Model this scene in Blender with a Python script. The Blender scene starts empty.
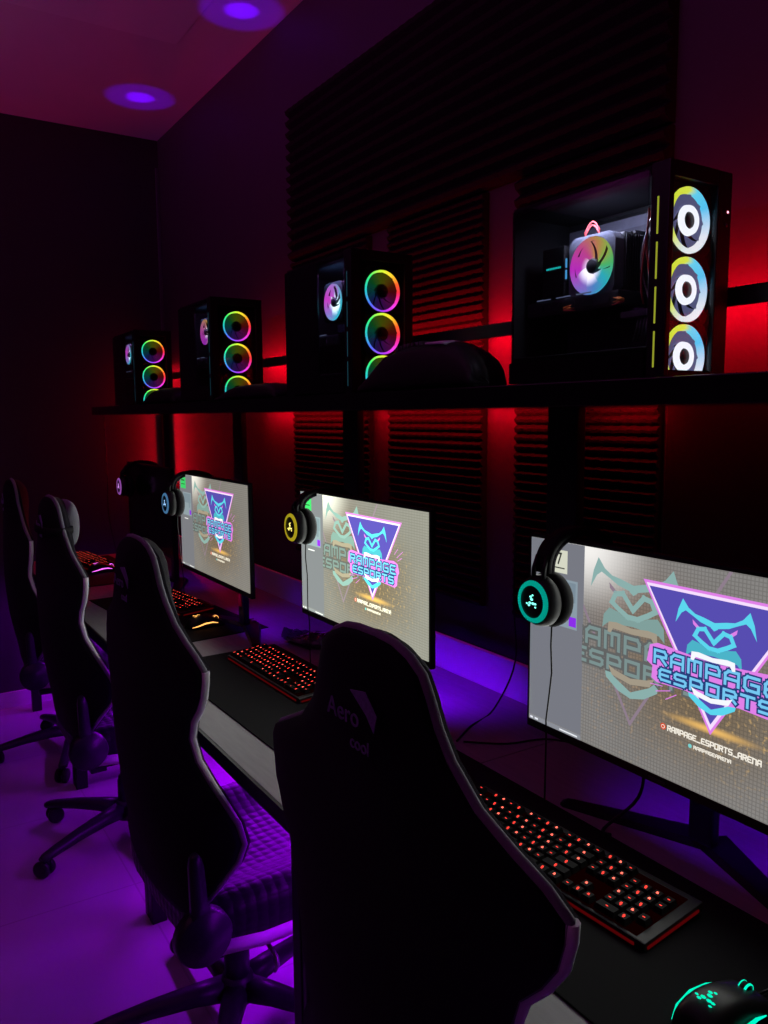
import bpy, bmesh, math, random
from mathutils import Vector, Matrix
from mathutils.geometry import tessellate_polygon
random.seed(7)
PI = math.pi
SC = bpy.context.scene
COL = SC.collection

# ------------------------------------------------------------------ camera
# room axes: X runs along the desk row away from the camera, -Y is the desk wall, Z up
CY, CP, CR, CF = -0.56865675, -0.11969114, -0.006457371, 799.204
cy, sy, cp, sp = math.cos(CY), math.sin(CY), math.cos(CP), math.sin(CP)
FW = Vector((cy * cp, sy * cp, sp)); RT = Vector((sy, -cy, 0)); UP = RT.cross(FW)
c_, s_ = math.cos(CR), math.sin(CR)
RT2 = RT * c_ + UP * s_; UP2 = -RT * s_ + UP * c_
cam_d = bpy.data.cameras.new('camera'); cam = bpy.data.objects.new('camera', cam_d); COL.objects.link(cam)
M = Matrix((RT2, UP2, -FW)).transposed().to_4x4(); M.translation = Vector((0, 0, 1.45))
cam.matrix_world = M
cam_d.sensor_fit = 'HORIZONTAL'; cam_d.sensor_width = 36; cam_d.lens = CF / 768 * 36
cam_d.clip_start = 0.02
SC.camera = cam

# ------------------------------------------------------------------ world, exposure
w_ = bpy.data.worlds.new('world'); SC.world = w_; w_.use_nodes = True
w_.node_tree.nodes['Background'].inputs[0].default_value = (0.004, 0.002, 0.006, 1)
SC.view_settings.view_transform = 'Standard'; SC.view_settings.look = 'None'
SC.view_settings.exposure = 0; SC.view_settings.gamma = 1; SC.view_settings.use_curve_mapping = False
SC.cycles.max_bounces = 6; SC.cycles.sample_clamp_indirect = 3

# light levels
RED_STRIP = 18.0        # LED strip behind the shelf
RED_CORNER = 3.2       # vertical LED strip in the far corner
UV_DESK = 42.0         # violet strips below the desks
UV_BACK = 0.30         # violet strips behind the monitors
FAN_SPOT = 22.0
SCREEN = 0.85           # extra lamp added before each lit display to boost its light
CEIL_FILL = 11.0             # added magenta strip on the unseen opposite wall, brightens the ceiling

def lin(h):
    if isinstance(h, str):
        h = [int(h[i:i + 2], 16) / 255 for i in (0, 2, 4)]
        return tuple(v / 12.92 if v <= .04045 else ((v + .055) / 1.055) ** 2.4 for v in h)
    return tuple(h)

# ------------------------------------------------------------------ materials
def newmat(name):
    m = bpy.data.materials.new(name); m.use_nodes = True
    nt = m.node_tree; b = nt.nodes.get('Principled BSDF')
    return m, nt, b
def N(nt, t, **k):
    n = nt.nodes.new(t)
    for a, v in k.items():
        if a.startswith('i_'):
            key = a[2:]; key = int(key) if key.isdigit() else key
            n.inputs[key].default_value = v
        else: setattr(n, a, v)
    return n
def pmat(name, col, rough=.5, metal=0, spec=.3, noise=0, nscale=30, bump=0, bscale=200, sheen=0, coat=0):
    m, nt, b = newmat(name); c = lin(col)
    b.inputs['Base Color'].default_value = (*c, 1); b.inputs['Roughness'].default_value = rough
    b.inputs['Metallic'].default_value = metal; b.inputs['Specular IOR Level'].default_value = spec
    b.inputs['Sheen Weight'].default_value = sheen; b.inputs['Coat Weight'].default_value = coat
    tc = N(nt, 'ShaderNodeTexCoord')
    n = N(nt, 'ShaderNodeTexNoise'); n.inputs['Scale'].default_value = nscale; n.inputs['Detail'].default_value = 5
    nt.links.new(tc.outputs['Object'], n.inputs['Vector'])
    mx = N(nt, 'ShaderNodeMix', data_type='RGBA'); mx.inputs[6].default_value = tuple(v * (1 - noise) for v in c) + (1,)
    mx.inputs[7].default_value = tuple(min(1, v * (1 + noise)) for v in c) + (1,)
    nt.links.new(n.outputs['Fac'], mx.inputs[0]); nt.links.new(mx.outputs[2], b.inputs['Base Color'])
    if bump:
        n2 = N(nt, 'ShaderNodeTexNoise'); n2.inputs['Scale'].default_value = bscale
        nt.links.new(tc.outputs['Object'], n2.inputs['Vector'])
        bp = N(nt, 'ShaderNodeBump'); bp.inputs['Strength'].default_value = bump; bp.inputs['Distance'].default_value = .002
        nt.links.new(n2.outputs['Fac'], bp.inputs['Height']); nt.links.new(bp.outputs[0], b.inputs['Normal'])
    return m
def emis(name, col, s):
    m, nt, b = newmat(name); nt.nodes.remove(b)
    e = N(nt, 'ShaderNodeEmission'); e.inputs[0].default_value = (*lin(col), 1); e.inputs[1].default_value = s
    nt.links.new(e.outputs[0], nt.nodes['Material Output'].inputs[0]); return m
def glass(name, tint, rough=.02, ior=1.45):
    m, nt, b = newmat(name); nt.nodes.remove(b)
    t = N(nt, 'ShaderNodeBsdfTransparent'); t.inputs[0].default_value = (*tint, 1)
    g = N(nt, 'ShaderNodeBsdfGlossy'); g.inputs['Roughness'].default_value = rough
    lw = N(nt, 'ShaderNodeLayerWeight'); lw.inputs[0].default_value = .5
    pw = N(nt, 'ShaderNodeMath', operation='POWER'); pw.inputs[1].default_value = 5; nt.links.new(lw.outputs['Facing'], pw.inputs[0])
    f = N(nt, 'ShaderNodeMapRange'); f.inputs[3].default_value = .04; f.inputs[4].default_value = .9; nt.links.new(pw.outputs[0], f.inputs[0])
    x = N(nt, 'ShaderNodeMixShader')
    nt.links.new(f.outputs[0], x.inputs[0]); nt.links.new(t.outputs[0], x.inputs[1]); nt.links.new(g.outputs[0], x.inputs[2])
    nt.links.new(x.outputs[0], nt.nodes['Material Output'].inputs[0]); return m
def ring_mat(name, stops, strength, core=None, r_core=.03, core_c=(0, 0)):
    """LED glow whose hue runs round the fan; core = colour that takes over near the lit hub"""
    m, nt, b = newmat(name); nt.nodes.remove(b)
    tc = N(nt, 'ShaderNodeTexCoord'); sx = N(nt, 'ShaderNodeSeparateXYZ'); nt.links.new(tc.outputs['Object'], sx.inputs[0])
    at = N(nt, 'ShaderNodeMath', operation='ARCTAN2'); nt.links.new(sx.outputs[1], at.inputs[0]); nt.links.new(sx.outputs[0], at.inputs[1])
    a = N(nt, 'ShaderNodeMath', operation='DIVIDE'); nt.links.new(at.outputs[0], a.inputs[0]); a.inputs[1].default_value = 2 * PI
    f = N(nt, 'ShaderNodeMath', operation='FRACT'); ad = N(nt, 'ShaderNodeMath', operation='ADD'); ad.inputs[1].default_value = 1.0
    nt.links.new(a.outputs[0], ad.inputs[0]); nt.links.new(ad.outputs[0], f.inputs[0])
    r = N(nt, 'ShaderNodeValToRGB'); nt.links.new(f.outputs[0], r.inputs[0])
    el = r.color_ramp.elements
    while len(el) > 1: el.remove(el[-1])
    el[0].position = stops[0][0]; el[0].color = (*lin(stops[0][1]), 1)
    for p, c in stops[1:]:
        q = el.new(p); q.color = (*lin(c), 1)
    e = N(nt, 'ShaderNodeEmission'); e.inputs[1].default_value = strength
    out = r.outputs[0]
    if core:
        d = N(nt, 'ShaderNodeVectorMath', operation='DISTANCE'); d.inputs[1].default_value = (core_c[0], core_c[1], 0)
        nt.links.new(tc.outputs['Object'], d.inputs[0])
        mr = N(nt, 'ShaderNodeMapRange', interpolation_type='SMOOTHSTEP'); mr.inputs[1].default_value = r_core * .55; mr.inputs[2].default_value = r_core * 1.5
        mr.inputs[3].default_value = 1; mr.inputs[4].default_value = 0; nt.links.new(d.outputs['Value'], mr.inputs[0])
        mx = N(nt, 'ShaderNodeMix', data_type='RGBA'); nt.links.new(mr.outputs[0], mx.inputs[0]); nt.links.new(out, mx.inputs[6])
        mx.inputs[7].default_value = (*core, 1); out = mx.outputs[2]
    nt.links.new(out, e.inputs[0]); nt.links.new(e.outputs[0], nt.nodes['Material Output'].inputs[0]); return m

MT = {}
MT['wall'] = pmat('wall_paint', (.055, .042, .055), .55, noise=.12, nscale=6, bump=.1)
MT['wall_far'] = pmat('far_wall_paint', (.06, .045, .06), .6, noise=.1, nscale=5, bump=.1)
MT['ceiling'] = pmat('ceiling_paint', (.82, .78, .80), .8, noise=.04, nscale=4)
MT['ceil_pale'] = pmat('ceiling_pale_tone', (.90, .90, .90), .6, noise=.03)
MT['white'] = pmat('white_laminate', (.70, .70, .72), .4, noise=.04)
MT['black'] = pmat('black_plastic', (.007, .007, .008), .4)
MT['blackm'] = pmat('black_matte', (.005, .005, .006), .7, spec=.2)
MT['blackg'] = pmat('black_gloss', (.008, .008, .01), .15)
MT['steel'] = pmat('black_steel', (.014, .014, .016), .45, metal=0)
MT['rail'] = pmat('grey_rail', (.035, .035, .04), .35)
MT['greyp'] = pmat('grey_plastic', (.045, .045, .05), .4)
MT['metal'] = pmat('brushed_metal', (.35, .35, .38), .35, metal=.9)
MT['keytop'] = pmat('keycap', (.006, .005, .005), .6, spec=.15)
MT['plate'] = pmat('keyboard_plate', (.03, .028, .03), .4, metal=.3, noise=.1, nscale=80)
MT['fabric'] = pmat('chair_fabric', (.007, .006, .010), .85, spec=.1, bump=.5, bscale=600, sheen=.05, noise=.2, nscale=200)
MT['trim'] = pmat('chair_grey_trim', (.20, .20, .23), .9, bump=.5, bscale=500, sheen=.2, noise=.2, nscale=300)
MT['stripe'] = pmat('chair_white_stripe', (.80, .79, .82), .6, noise=.06, nscale=100)
MT['base'] = pmat('chair_base_nylon', (.025, .025, .03), .4)
MT['hinge'] = pmat('hinge_black_plastic', (.022, .022, .028), .35)
MT['tire'] = pmat('caster_black', (.02, .02, .024), .35)
MT['pad'] = pmat('mouse_pad_cloth', (.007, .007, .0075), .85, spec=.15, noise=.2, nscale=300)
MT['foam'] = pmat('acoustic_foam', (.014, .011, .012), .95, spec=.1, bump=.4, bscale=300)
MT['bag'] = pmat('bag_black', (.022, .022, .022), .5, bump=.3, bscale=60)
MT['bagstripe'] = pmat('bag_grey_stripe', (.75, .75, .8), .6)
MT['bagprint'] = pmat('bag_grey_print', (.12, .12, .13), .6)
MT['logo_print'] = pmat('chair_logo_thread', (.20, .17, .32), .6, noise=.5, nscale=300)
MT['plasticbag'] = pmat('clear_plastic_film', (.10, .09, .12), .15, coat=.3)
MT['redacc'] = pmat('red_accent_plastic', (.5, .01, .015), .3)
MT['cable_o'] = pmat('orange_sleeved_cable', (.75, .22, .05), .5)
MT['cable_r'] = pmat('red_sleeved_cable', (.6, .06, .06), .5)
MT['pcb'] = pmat('dark_circuit_board', (.05, .05, .07), .4, noise=.6, nscale=60)
MT['tray'] = pmat('case_tray_grey', (.10, .10, .13), .45, noise=.2)
MT['glass'] = glass('tinted_side_glass', (.72, .72, .76))
MT['glassf'] = glass('clear_front_panel', (.85, .85, .88))
MT['glassd'] = glass('dark_tinted_glass', (.30, .30, .34))
MT['frost'] = pmat('frosted_fan_plastic', (.12, .12, .15), .4)

def desk_material():
    m, nt, b = newmat('grey_desk_laminate')
    tc = N(nt, 'ShaderNodeTexCoord'); mp = N(nt, 'ShaderNodeMapping'); mp.inputs['Scale'].default_value = (3, 22, 3)
    n = N(nt, 'ShaderNodeTexNoise'); n.inputs['Scale'].default_value = 4; n.inputs['Detail'].default_value = 7
    r = N(nt, 'ShaderNodeValToRGB'); r.color_ramp.elements[0].color = (.20, .195, .20, 1); r.color_ramp.elements[1].color = (.33, .32, .32, 1)
    nt.links.new(tc.outputs['Object'], mp.inputs[0]); nt.links.new(mp.outputs[0], n.inputs['Vector']); nt.links.new(n.outputs['Fac'], r.inputs[0])
    nt.links.new(r.outputs[0], b.inputs['Base Color']); b.inputs['Roughness'].default_value = .5; return m
MT['desk'] = desk_material()
def floor_material():
    m, nt, b = newmat('large_floor_tiles')
    tc = N(nt, 'ShaderNodeTexCoord')
    br = N(nt, 'ShaderNodeTexBrick'); br.offset = 0; br.inputs['Scale'].default_value = 1.0
    br.inputs['Brick Width'].default_value = .6; br.inputs['Row Height'].default_value = .6; br.inputs['Mortar Size'].default_value = .003
    br.inputs['Color1'].default_value = (.50, .48, .50, 1); br.inputs['Color2'].default_value = (.48, .47, .49, 1); br.inputs['Mortar'].default_value = (.38, .37, .38, 1)
    n = N(nt, 'ShaderNodeTexNoise'); n.inputs['Scale'].default_value = 2.5; n.inputs['Detail'].default_value = 6
    mx = N(nt, 'ShaderNodeMix', data_type='RGBA', blend_type='MULTIPLY'); mx.inputs[0].default_value = .35
    nt.links.new(tc.outputs['Object'], br.inputs['Vector']); nt.links.new(tc.outputs['Object'], n.inputs['Vector'])
    nt.links.new(br.outputs['Color'], mx.inputs[6]); nt.links.new(n.outputs['Color'], mx.inputs[7])
    nt.links.new(mx.outputs[2], b.inputs['Base Color']); b.inputs['Roughness'].default_value = .38; return m
MT['floor'] = floor_material()
def seat_material():
    m, nt, b = newmat('hex_quilted_leather')
    b.inputs['Base Color'].default_value = (.010, .009, .013, 1); b.inputs['Roughness'].default_value = .42; b.inputs['Specular IOR Level'].default_value = .3
    tc = N(nt, 'ShaderNodeTexCoord'); v = N(nt, 'ShaderNodeTexVoronoi'); v.inputs['Scale'].default_value = 42; v.inputs['Randomness'].default_value = .15
    nt.links.new(tc.outputs['Object'], v.inputs['Vector'])
    bp = N(nt, 'ShaderNodeBump'); bp.invert = True; bp.inputs['Strength'].default_value = .45; bp.inputs['Distance'].default_value = .008
    nt.links.new(v.outputs['Distance'], bp.inputs['Height']); nt.links.new(bp.outputs[0], b.inputs['Normal']); return m
MT['seat'] = seat_material()

# ------------------------------------------------------------------ mesh builder
class MB:
    def __init__(s): s.bm = bmesh.new(); s.mi = 0
    def _new(s, before):
        for f in s.bm.faces:
            if f.index < 0 or f not in before: f.material_index = s.mi
    def faces(s, vs, fs, smooth=False):
        v = [s.bm.verts.new(p) for p in vs]
        for f in fs:
            try: q = s.bm.faces.new([v[i] for i in f]); q.material_index = s.mi; q.smooth = smooth
            except ValueError: pass
        return v
    def box(s, lo, hi, m=None, bev=0):
        x0, y0, z0 = lo; x1, y1, z1 = hi
        vs = [Vector(p) for p in ((x0, y0, z0), (x1, y0, z0), (x1, y1, z0), (x0, y1, z0), (x0, y0, z1), (x1, y0, z1), (x1, y1, z1), (x0, y1, z1))]
        if m: vs = [m @ p for p in vs]
        v = s.faces(vs, [(3, 2, 1, 0), (4, 5, 6, 7), (0, 1, 5, 4), (1, 2, 6, 5), (2, 3, 7, 6), (3, 0, 4, 7)])
        if bev:
            es = list({e for q in v for e in q.link_edges})
            r = bmesh.ops.bevel(s.bm, geom=es, offset=bev, segments=2, affect='EDGES', profile=.6)
            for f in r['faces']: f.material_index = s.mi
        return s
    def rings(s, rs, close=True, cap=True, smooth=True, loop=False):
        n = len(rs[0]); V = [[s.bm.verts.new(p) for p in r] for r in rs]
        R = len(V)
        for i in range(R if loop else R - 1):
            a, b = V[i], V[(i + 1) % R]
            for j in range(n if close else n - 1):
                k = (j + 1) % n
                f = s.bm.faces.new((a[j], a[k], b[k], b[j])); f.material_index = s.mi; f.smooth = smooth
        if cap and close and not loop:
            for r, rev in ((V[0], True), (V[-1], False)):
                f = s.bm.faces.new(list(reversed(r)) if rev else r); f.material_index = s.mi; f.smooth = False
        return s
    def tube(s, pts, r, n=8, cap=True):
        pts = [Vector(p) for p in pts]; R = r if isinstance(r, (list, tuple)) else [r] * len(pts)
        rs = []; up = None
        for i, p in enumerate(pts):
            t = (pts[min(i + 1, len(pts) - 1)] - pts[max(i - 1, 0)]).normalized()
            if up is None: up = Vector((0, 0, 1)) if abs(t.z) < .9 else Vector((1, 0, 0))
            a = (up - t * up.dot(t))
            if a.length < 1e-5: a = Vector((1, 0, 0)) - t * t.x
            a.normalize(); up = a; b = t.cross(a)
            rs.append([p + (a * math.cos(2 * PI * k / n) + b * math.sin(2 * PI * k / n)) * R[i] for k in range(n)])
        return s.rings(rs, cap=cap)
    def lathe(s, prof, m=None, n=32, smooth=True, cap=False):
        """prof: (radius, height) pairs round local z, placed by matrix m"""
        m = m or Matrix()
        rs = [[m @ Vector((r * math.cos(2 * PI * k / n), r * math.sin(2 * PI * k / n), z)) for k in range(n)] for r, z in prof]
        return s.rings(rs, cap=cap, smooth=smooth)
    def prism(s, poly, z0, z1, m=None, smooth=False):
        m = m or Matrix()
        a = [m @ Vector((x, y, z0)) for x, y in poly]; b = [m @ Vector((x, y, z1)) for x, y in poly]
        n = len(poly); tri = tessellate_polygon([[Vector((x, y, 0)) for x, y in poly]])
        fs = [tuple(reversed(t)) for t in tri] + [tuple(i + n for i in t) for t in tri] + [(i, (i + 1) % n, (i + 1) % n + n, i + n) for i in range(n)]
        s.faces(a + b, fs, smooth); return s
    def flat(s, poly, m):
        tri = tessellate_polygon([[Vector((x, y, 0)) for x, y in poly]])
        s.faces([m @ Vector((x, y, 0)) for x, y in poly], tri); return s
    def build(s, name, mats, parent=None, loc=(0, 0, 0), mat4=None, sub=0, autosmooth=False, keep=False):
        bmesh.ops.recalc_face_normals(s.bm, faces=s.bm.faces[:])
        me = bpy.data.meshes.new(name); s.bm.to_mesh(me); s.bm.free()
        for m in (mats if isinstance(mats, (list, tuple)) else [mats]): me.materials.append(MT[m] if isinstance(m, str) else m)
        o = bpy.data.objects.new(name, me); COL.objects.link(o); o.location = loc
        if mat4 is not None: o.matrix_local = mat4
        if parent: o.parent = parent
        if sub:
            d = o.modifiers.new('sub', 'SUBSURF'); d.levels = sub; d.render_levels = sub
        return o

def empty(name, label, cat, loc=(0, 0, 0), rz=0, group=None):
    o = bpy.data.objects.new(name, None); COL.objects.link(o); o.empty_display_size = .1
    o.location = loc; o.rotation_euler = (0, 0, rz); o['label'] = label; o['category'] = cat
    if group: o['group'] = group
    return o
def tag(o, label, cat, group=None):
    o['label'] = label; o['category'] = cat
    if group: o['group'] = group
    return o
def struct(o): o['kind'] = 'structure'; return o
KIDS = {}
def children(o): return [c for c in bpy.data.objects if c.parent == o]
def dup(root, loc, rz, label, group=None):
    r = root.copy(); COL.objects.link(r); r.location = loc; r.rotation_euler = (0, 0, rz); r['label'] = label
    if group: r['group'] = group
    for ch in children(root):
        c = ch.copy(); COL.objects.link(c); c.parent = r
        for g in children(ch):
            d = g.copy(); COL.objects.link(d); d.parent = c
    return r
def area(name, loc, direction, sx, sy, color, energy, parent=None, along=None, spread=PI):
    L = bpy.data.lights.new(name, 'AREA'); L.shape = 'RECTANGLE'; L.size = sx; L.size_y = sy; L.color = color; L.energy = energy; L.spread = spread
    o = bpy.data.objects.new(name, L); COL.objects.link(o)
    z = -Vector(direction).normalized(); x = Vector(along or (1, 0, 0)); x = (x - z * x.dot(z)).normalized(); y = z.cross(x)
    m = Matrix((x, y, z)).transposed().to_4x4(); m.translation = Vector(loc)
    if parent: o.parent = parent
    o.matrix_local = m
    return o

RED = (1, .0, .012); UV = (.36, .0, 1.0)
WY = -1.366; XB = 4.311; CZ = 2.88; XN = -1.8; YL = 2.6
# ------------------------------------------------------------------ room shell
def slab(name, lo, hi, m): 
    b = MB(); b.box(lo, hi); return struct(b.build(name, m))
slab('floor', (XN, WY - .1, -.08), (XB + .1, YL + .1, 0), 'floor')
slab('ceiling', (XN, WY - .1, CZ), (XB + .1, YL + .1, CZ + .08), 'ceiling')
slab('wall_right', (XN, WY - .1, 0), (XB + .1, WY, CZ), 'wall')
slab('wall_back', (XB, WY, 0), (XB + .1, YL, CZ), 'wall_far')
slab('wall_left', (XN, YL, 0), (XB + .1, YL + .1, CZ), 'wall')
slab('wall_front', (XN - .1, WY - .1, 0), (XN, YL + .1, CZ), 'wall')
slab('baseboard_back', (XB - .014, WY + .002, 0), (XB - .0005, YL - .002, .078), 'white')
slab('baseboard_left', (XN + .02, YL - .014, 0), (XB - .02, YL - .0005, .078), 'white')
slab('ceiling_patch', (1.7, -1.1, CZ - .001), (3.19, .3, CZ + .001), 'ceil_pale')  # thin paler rectangle flush with the ceiling
b = MB(); b.box((XB - .012, WY + .001, .08), (XB - .0005, WY + .018, 2.74), bev=.002); struct(b.build('trim_2', 'tray'))

# ------------------------------------------------------------------ LED strips
mRED = emis('red_led', (1, .0, .01), 5); mUV = emis('violet_led', (.4, .02, 1), 4); mREDW = emis('red_led_dot', (1, .35, .35), 8)
def led_strip(name, label, p0, p1, direction, width, color, energy, mat, dots=0, spread=PI):
    p0, p1 = Vector(p0), Vector(p1); mid = (p0 + p1) / 2; ax = (p1 - p0).normalized(); L = (p1 - p0).length
    e = empty(name, label, 'led strip', mid)
    z = Vector(direction).normalized(); y = z.cross(ax)
    m = Matrix((ax, y, z)).transposed().to_4x4()
    b = MB(); b.box((-L / 2, -width / 2, -.003), (L / 2, width / 2, 0), m); b.build('tape', 'white', e)
    b = MB(); n = int(dots or L / .033)
    for i in range(n):
        x = -L / 2 + (i + .5) * L / n
        b.box((x - .0025, -.0025, .0002), (x + .0025, .0025, .0015), m)
    b.build('diodes', mat, e)['kind'] = 'stuff'
    area('strip_light', z * .004, z, L, width, color, energy, e, along=ax, spread=spread)
    return e
led_strip('led_strip', 'red LED strip along the rear of the rail above the wall shelf', (-.25, -1.2712, 1.65), (3.05, -1.2712, 1.65), (0, -1, 0), .008, RED, RED_STRIP, mRED)
led_strip('led_strip', 'red LED strip under the rear edge of the wall shelf', (1.06, -1.289, 1.470), (3.0, -1.289, 1.470), (0, -1, -.1), .008, RED, RED_STRIP * .26, mRED)
led_strip('led_strip', 'red LED strip running up the far corner under the shelf', (XB - .035, WY + .034, 1.08), (XB - .035, WY + .034, 1.72), (-.55, .8, 0), .010, RED, RED_CORNER, mREDW, 32)
for k, (x0, x1) in enumerate(((.25, 1.15), (1.25, 2.15), (2.25, 3.15), (3.25, 4.18))):
    led_strip('led_strip', ['violet LED strip under the nearest desk top', 'violet LED strip under the second desk top', 'violet LED strip under the third desk top', 'violet LED strip under the farthest desk top'][k],
              (x0, -1.02, .712), (x1, -1.02, .712), (0, .12, -1), .010, UV, UV_DESK / 4, mUV)
led_strip('led_strip', 'added magenta LED strip on the unseen wall opposite the desks, filling the ceiling', (0, YL - .03, 2.20), (4, YL - .03, 2.20), (0, -.9, .42), .02, (.80, .07, .66), CEIL_FILL, mUV, spread=1.25)

# ------------------------------------------------------------------ desks
def desk(x0, x1, label, first=False):
    L = x1 - x0; e = empty('desk', label, 'desk', ((x0 + x1) / 2, -.942, 0), 0, 'desks joined in a row along the wall')
    h = L / 2 - .001
    b = MB(); b.box((-h, -.358, .722), (h, .36, .75), bev=.002); b.build('desktop', 'desk', e)
    b = MB(); b.box((-h, .3605, .716), (h, .3665, .7495)); b.build('edge_band', 'black', e)
    for sx in (-1, 1):
        for y in (.335, -.32):
            b = MB(); xx = sx * (h - .018); b.box((xx - .0165, y - .022, 0), (xx + .0165, y + .022, .690), bev=.003); b.build('leg', 'steel', e)
    b = MB()
    b.box((-h, .20, .700), (h, .23, .7215)); b.box((-h, -.345, .690), (h, -.297, .7215))
    for sx in (-1, 1): b.box((sx * (h - .018) - .0165, -.2975, .690), (sx * (h - .018) + .0165, .355, .7215))
    b.build('frame', 'steel', e)
    for sx in (-1, 1): b = MB(); b.box((sx * (h - .018) - .012, -.297, .08), (sx * (h - .018) + .012, .312, .11)); b.build('side_rail', 'steel', e)
    b = MB(); b.box((-h, -.374, .60), (h, -.361, .842), bev=.0015); o = b.build('back_panel', 'white', e); o['label'] = 'low white panel standing along the back edge'
    return e
desk(.2, 1.2, 'grey topped desk carrying the nearest lit monitor and green lit mouse')
desk(1.2, 2.2, 'grey topped desk carrying the monitor behind the closest chair and a crumpled bag')
desk(2.2, 3.2, 'grey topped desk carrying the third monitor and orange lit mouse')
desk(3.2, 4.2, 'grey topped desk by the far wall with the dark monitor on it')

# ------------------------------------------------------------------ wall shelf
e = empty('wall_shelf', 'long black shelf board on posts above the monitors holding four computers', 'shelf', (2.1, -1.12, 1.45))
b = MB(); b.box((-2.4, -.150, .013), (2.145, .165, .053), bev=.002); b.build('shelf_board', 'blackg', e)
b = MB(); b.box((-2.4, -.148, .183), (2.1, -.1385, .215), bev=.002); b.build('back_rail', 'rail', e)
for x in (.32, 1.265, 2.185, 3.11, 4.10):
    b = MB(); xx = x - 2.1; pw = .018 if x > 4 else .045; b.box((xx - pw, -.176, -.60 + .0), (xx + pw, -.1505, .23), bev=.003)
    b.build('post', 'steel', e)

# ------------------------------------------------------------------ acoustic foam tiles
def foam(x0, x1, z0, z1, label, p=.0225):
    e = MB(); D = 1.0 if p > .03 else .72; n = max(1, round((z1 - z0) / p)); p = (z1 - z0) / n
    nx = 14; y0 = WY + .0006; rs = []
    prof = []
    for i in range(n):
        prof += [(z0 + i * p, .014), (z0 + i * p + p * .3, .030 * D), (z0 + i * p + p * .6, .034 * D), (z0 + i * p + p * .9, .017)]
    prof.append((z1, .012)); rs = []
    for k in range(nx * 4 + 1):
        x = x0 + (x1 - x0) * k / (nx * 4); dz = .0006 * (1 if k % 4 < 2 else -1)
        rs.append([(x, y0 + d + (.0012 if k % 4 in (1, 2) else 0) * (d > .02), z + dz * (0 < i < len(prof) - 1)) for i, (z, d) in enumerate(prof)] + [(x, y0, z1), (x, y0, z0)])
    e.rings(rs, smooth=False)
    return tag(e.build('acoustic_foam_panel', 'foam'), label, 'acoustic panel', 'black wedge foam panels on the desk wall')
cols = [(2.195, 2.73, 'beside the bare wall end'), (1.63, 2.075, 'in the middle column between two monitors'), (1.072, 1.50, 'in the column nearest the white lit computer')]
rows = [(.94, 1.47, 'under the shelf'), (1.475, 2.01, 'just above the shelf'), (2.015, 2.55, 'topmost of its column')]
for x0, x1, cl in cols:
    for z0, z1, rl in rows:
        if z0 > 2: x0, x1 = {2.195: (2.135, 2.73), 1.63: (1.564, 2.134), 1.072: (1.072, 1.563)}[x0]
        foam(x0, x1, z0, z1, 'black ridged foam panel %s, %s' % (rl, cl), .038 if z0 > 2 or (x0 < 1.1 and z0 > 1.3) else .0225)

b = MB(); b.box((-.3, WY + .001, .95), (1.055, WY + .016, 1.50), bev=.002); tag(b.build('wall_black_sheet', 'foam'), 'flat black sheet on the wall under the shelf, behind the nearest monitor', 'wall panel')  # thin black sheet covering this stretch of wall

# ------------------------------------------------------------------ fans
RB = [(0, (1, .03, .05)), (.07, (1, .12, .02)), (.17, (1, .75, .03)), (.26, (.65, 1, .04)), (.38, (.05, .9, .15)), (.50, (.02, .6, .55)),
      (.62, (.08, .15, .9)), (.74, (.35, .05, .85)), (.87, (.95, .05, .75)), (.95, (1, .03, .30)), (1, (1, .03, .05))]
WH = [(0, (.55, .8, 1)), (.09, (.1, .65, 1)), (.20, (.15, .75, .95)), (.26, (.8, .9, .08)), (.40, (.75, .85, .05)), (.60, (.8, .9, .15)),
      (.70, (.85, .95, .9)), (.80, (1, 1, 1)), (.92, (.9, .95, 1)), (1, (.55, .8, 1))]
CL = [(0, (.15, .9, .25)), (.12, (.55, .75, .12)), (.24, (.95, .40, .15)), (.36, (1, .12, .45)), (.50, (.95, .05, .9)), (.62, (.5, .25, 1)),
      (.75, (.15, .45, 1)), (.88, (.05, .8, .9)), (1, (.15, .9, .25))]
M_RB = ring_mat('rainbow_ring', RB, 1.6); M_RBD = ring_mat('rainbow_blade', RB, .085)
M_WH = ring_mat('white_yellow_ring', WH, 1.25); M_WHB = ring_mat('white_blade', [(0, (.30, .33, .65)), (.5, (.25, .25, .5)), (1, (.30, .33, .65))], .42, (1.2, 1.25, 2.4), .019)
M_CL = ring_mat('cooler_glow', CL, 1.0, (2.2, 2.1, 2.4), .019, (-.010, -.008))
M_CLC = ring_mat('cooler_glow_cyan', [(0, (.1, .8, .95)), (.25, (.6, .3, .9)), (.45, (1, .08, .9)), (.6, (.5, .3, 1)), (.8, (.05, .8, 1)), (1, (.1, .8, .95))], 1.25, (1.8, 2.4, 2.4), .022, (.0, -.004))
M_CLM = ring_mat('cooler_glow_magenta', [(0, (1, .6, .05)), (.25, (1, .5, .2)), (.5, (.9, .1, .7)), (.75, (.7, .05, 1)), (1, (1, .6, .05))], .9, (2.0, 1.7, 2.0), .018, (.0, .0))
M_HUBW = emis('white_hub_light', (.92, .95, 1), 1.5)
M_DIM = pmat('fan_blade_smoke', (.03, .03, .04), .35)
FRONT = Matrix(((0, 0, 1), (1, 0, 0), (0, 1, 0))).to_4x4()     # fan x -> +y, y -> z, normal -> +x
SIDE = Matrix(((1, 0, 0), (0, 0, -1), (0, 1, 0))).to_4x4()      # fan x -> +x, y -> z, normal -> -y
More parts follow.
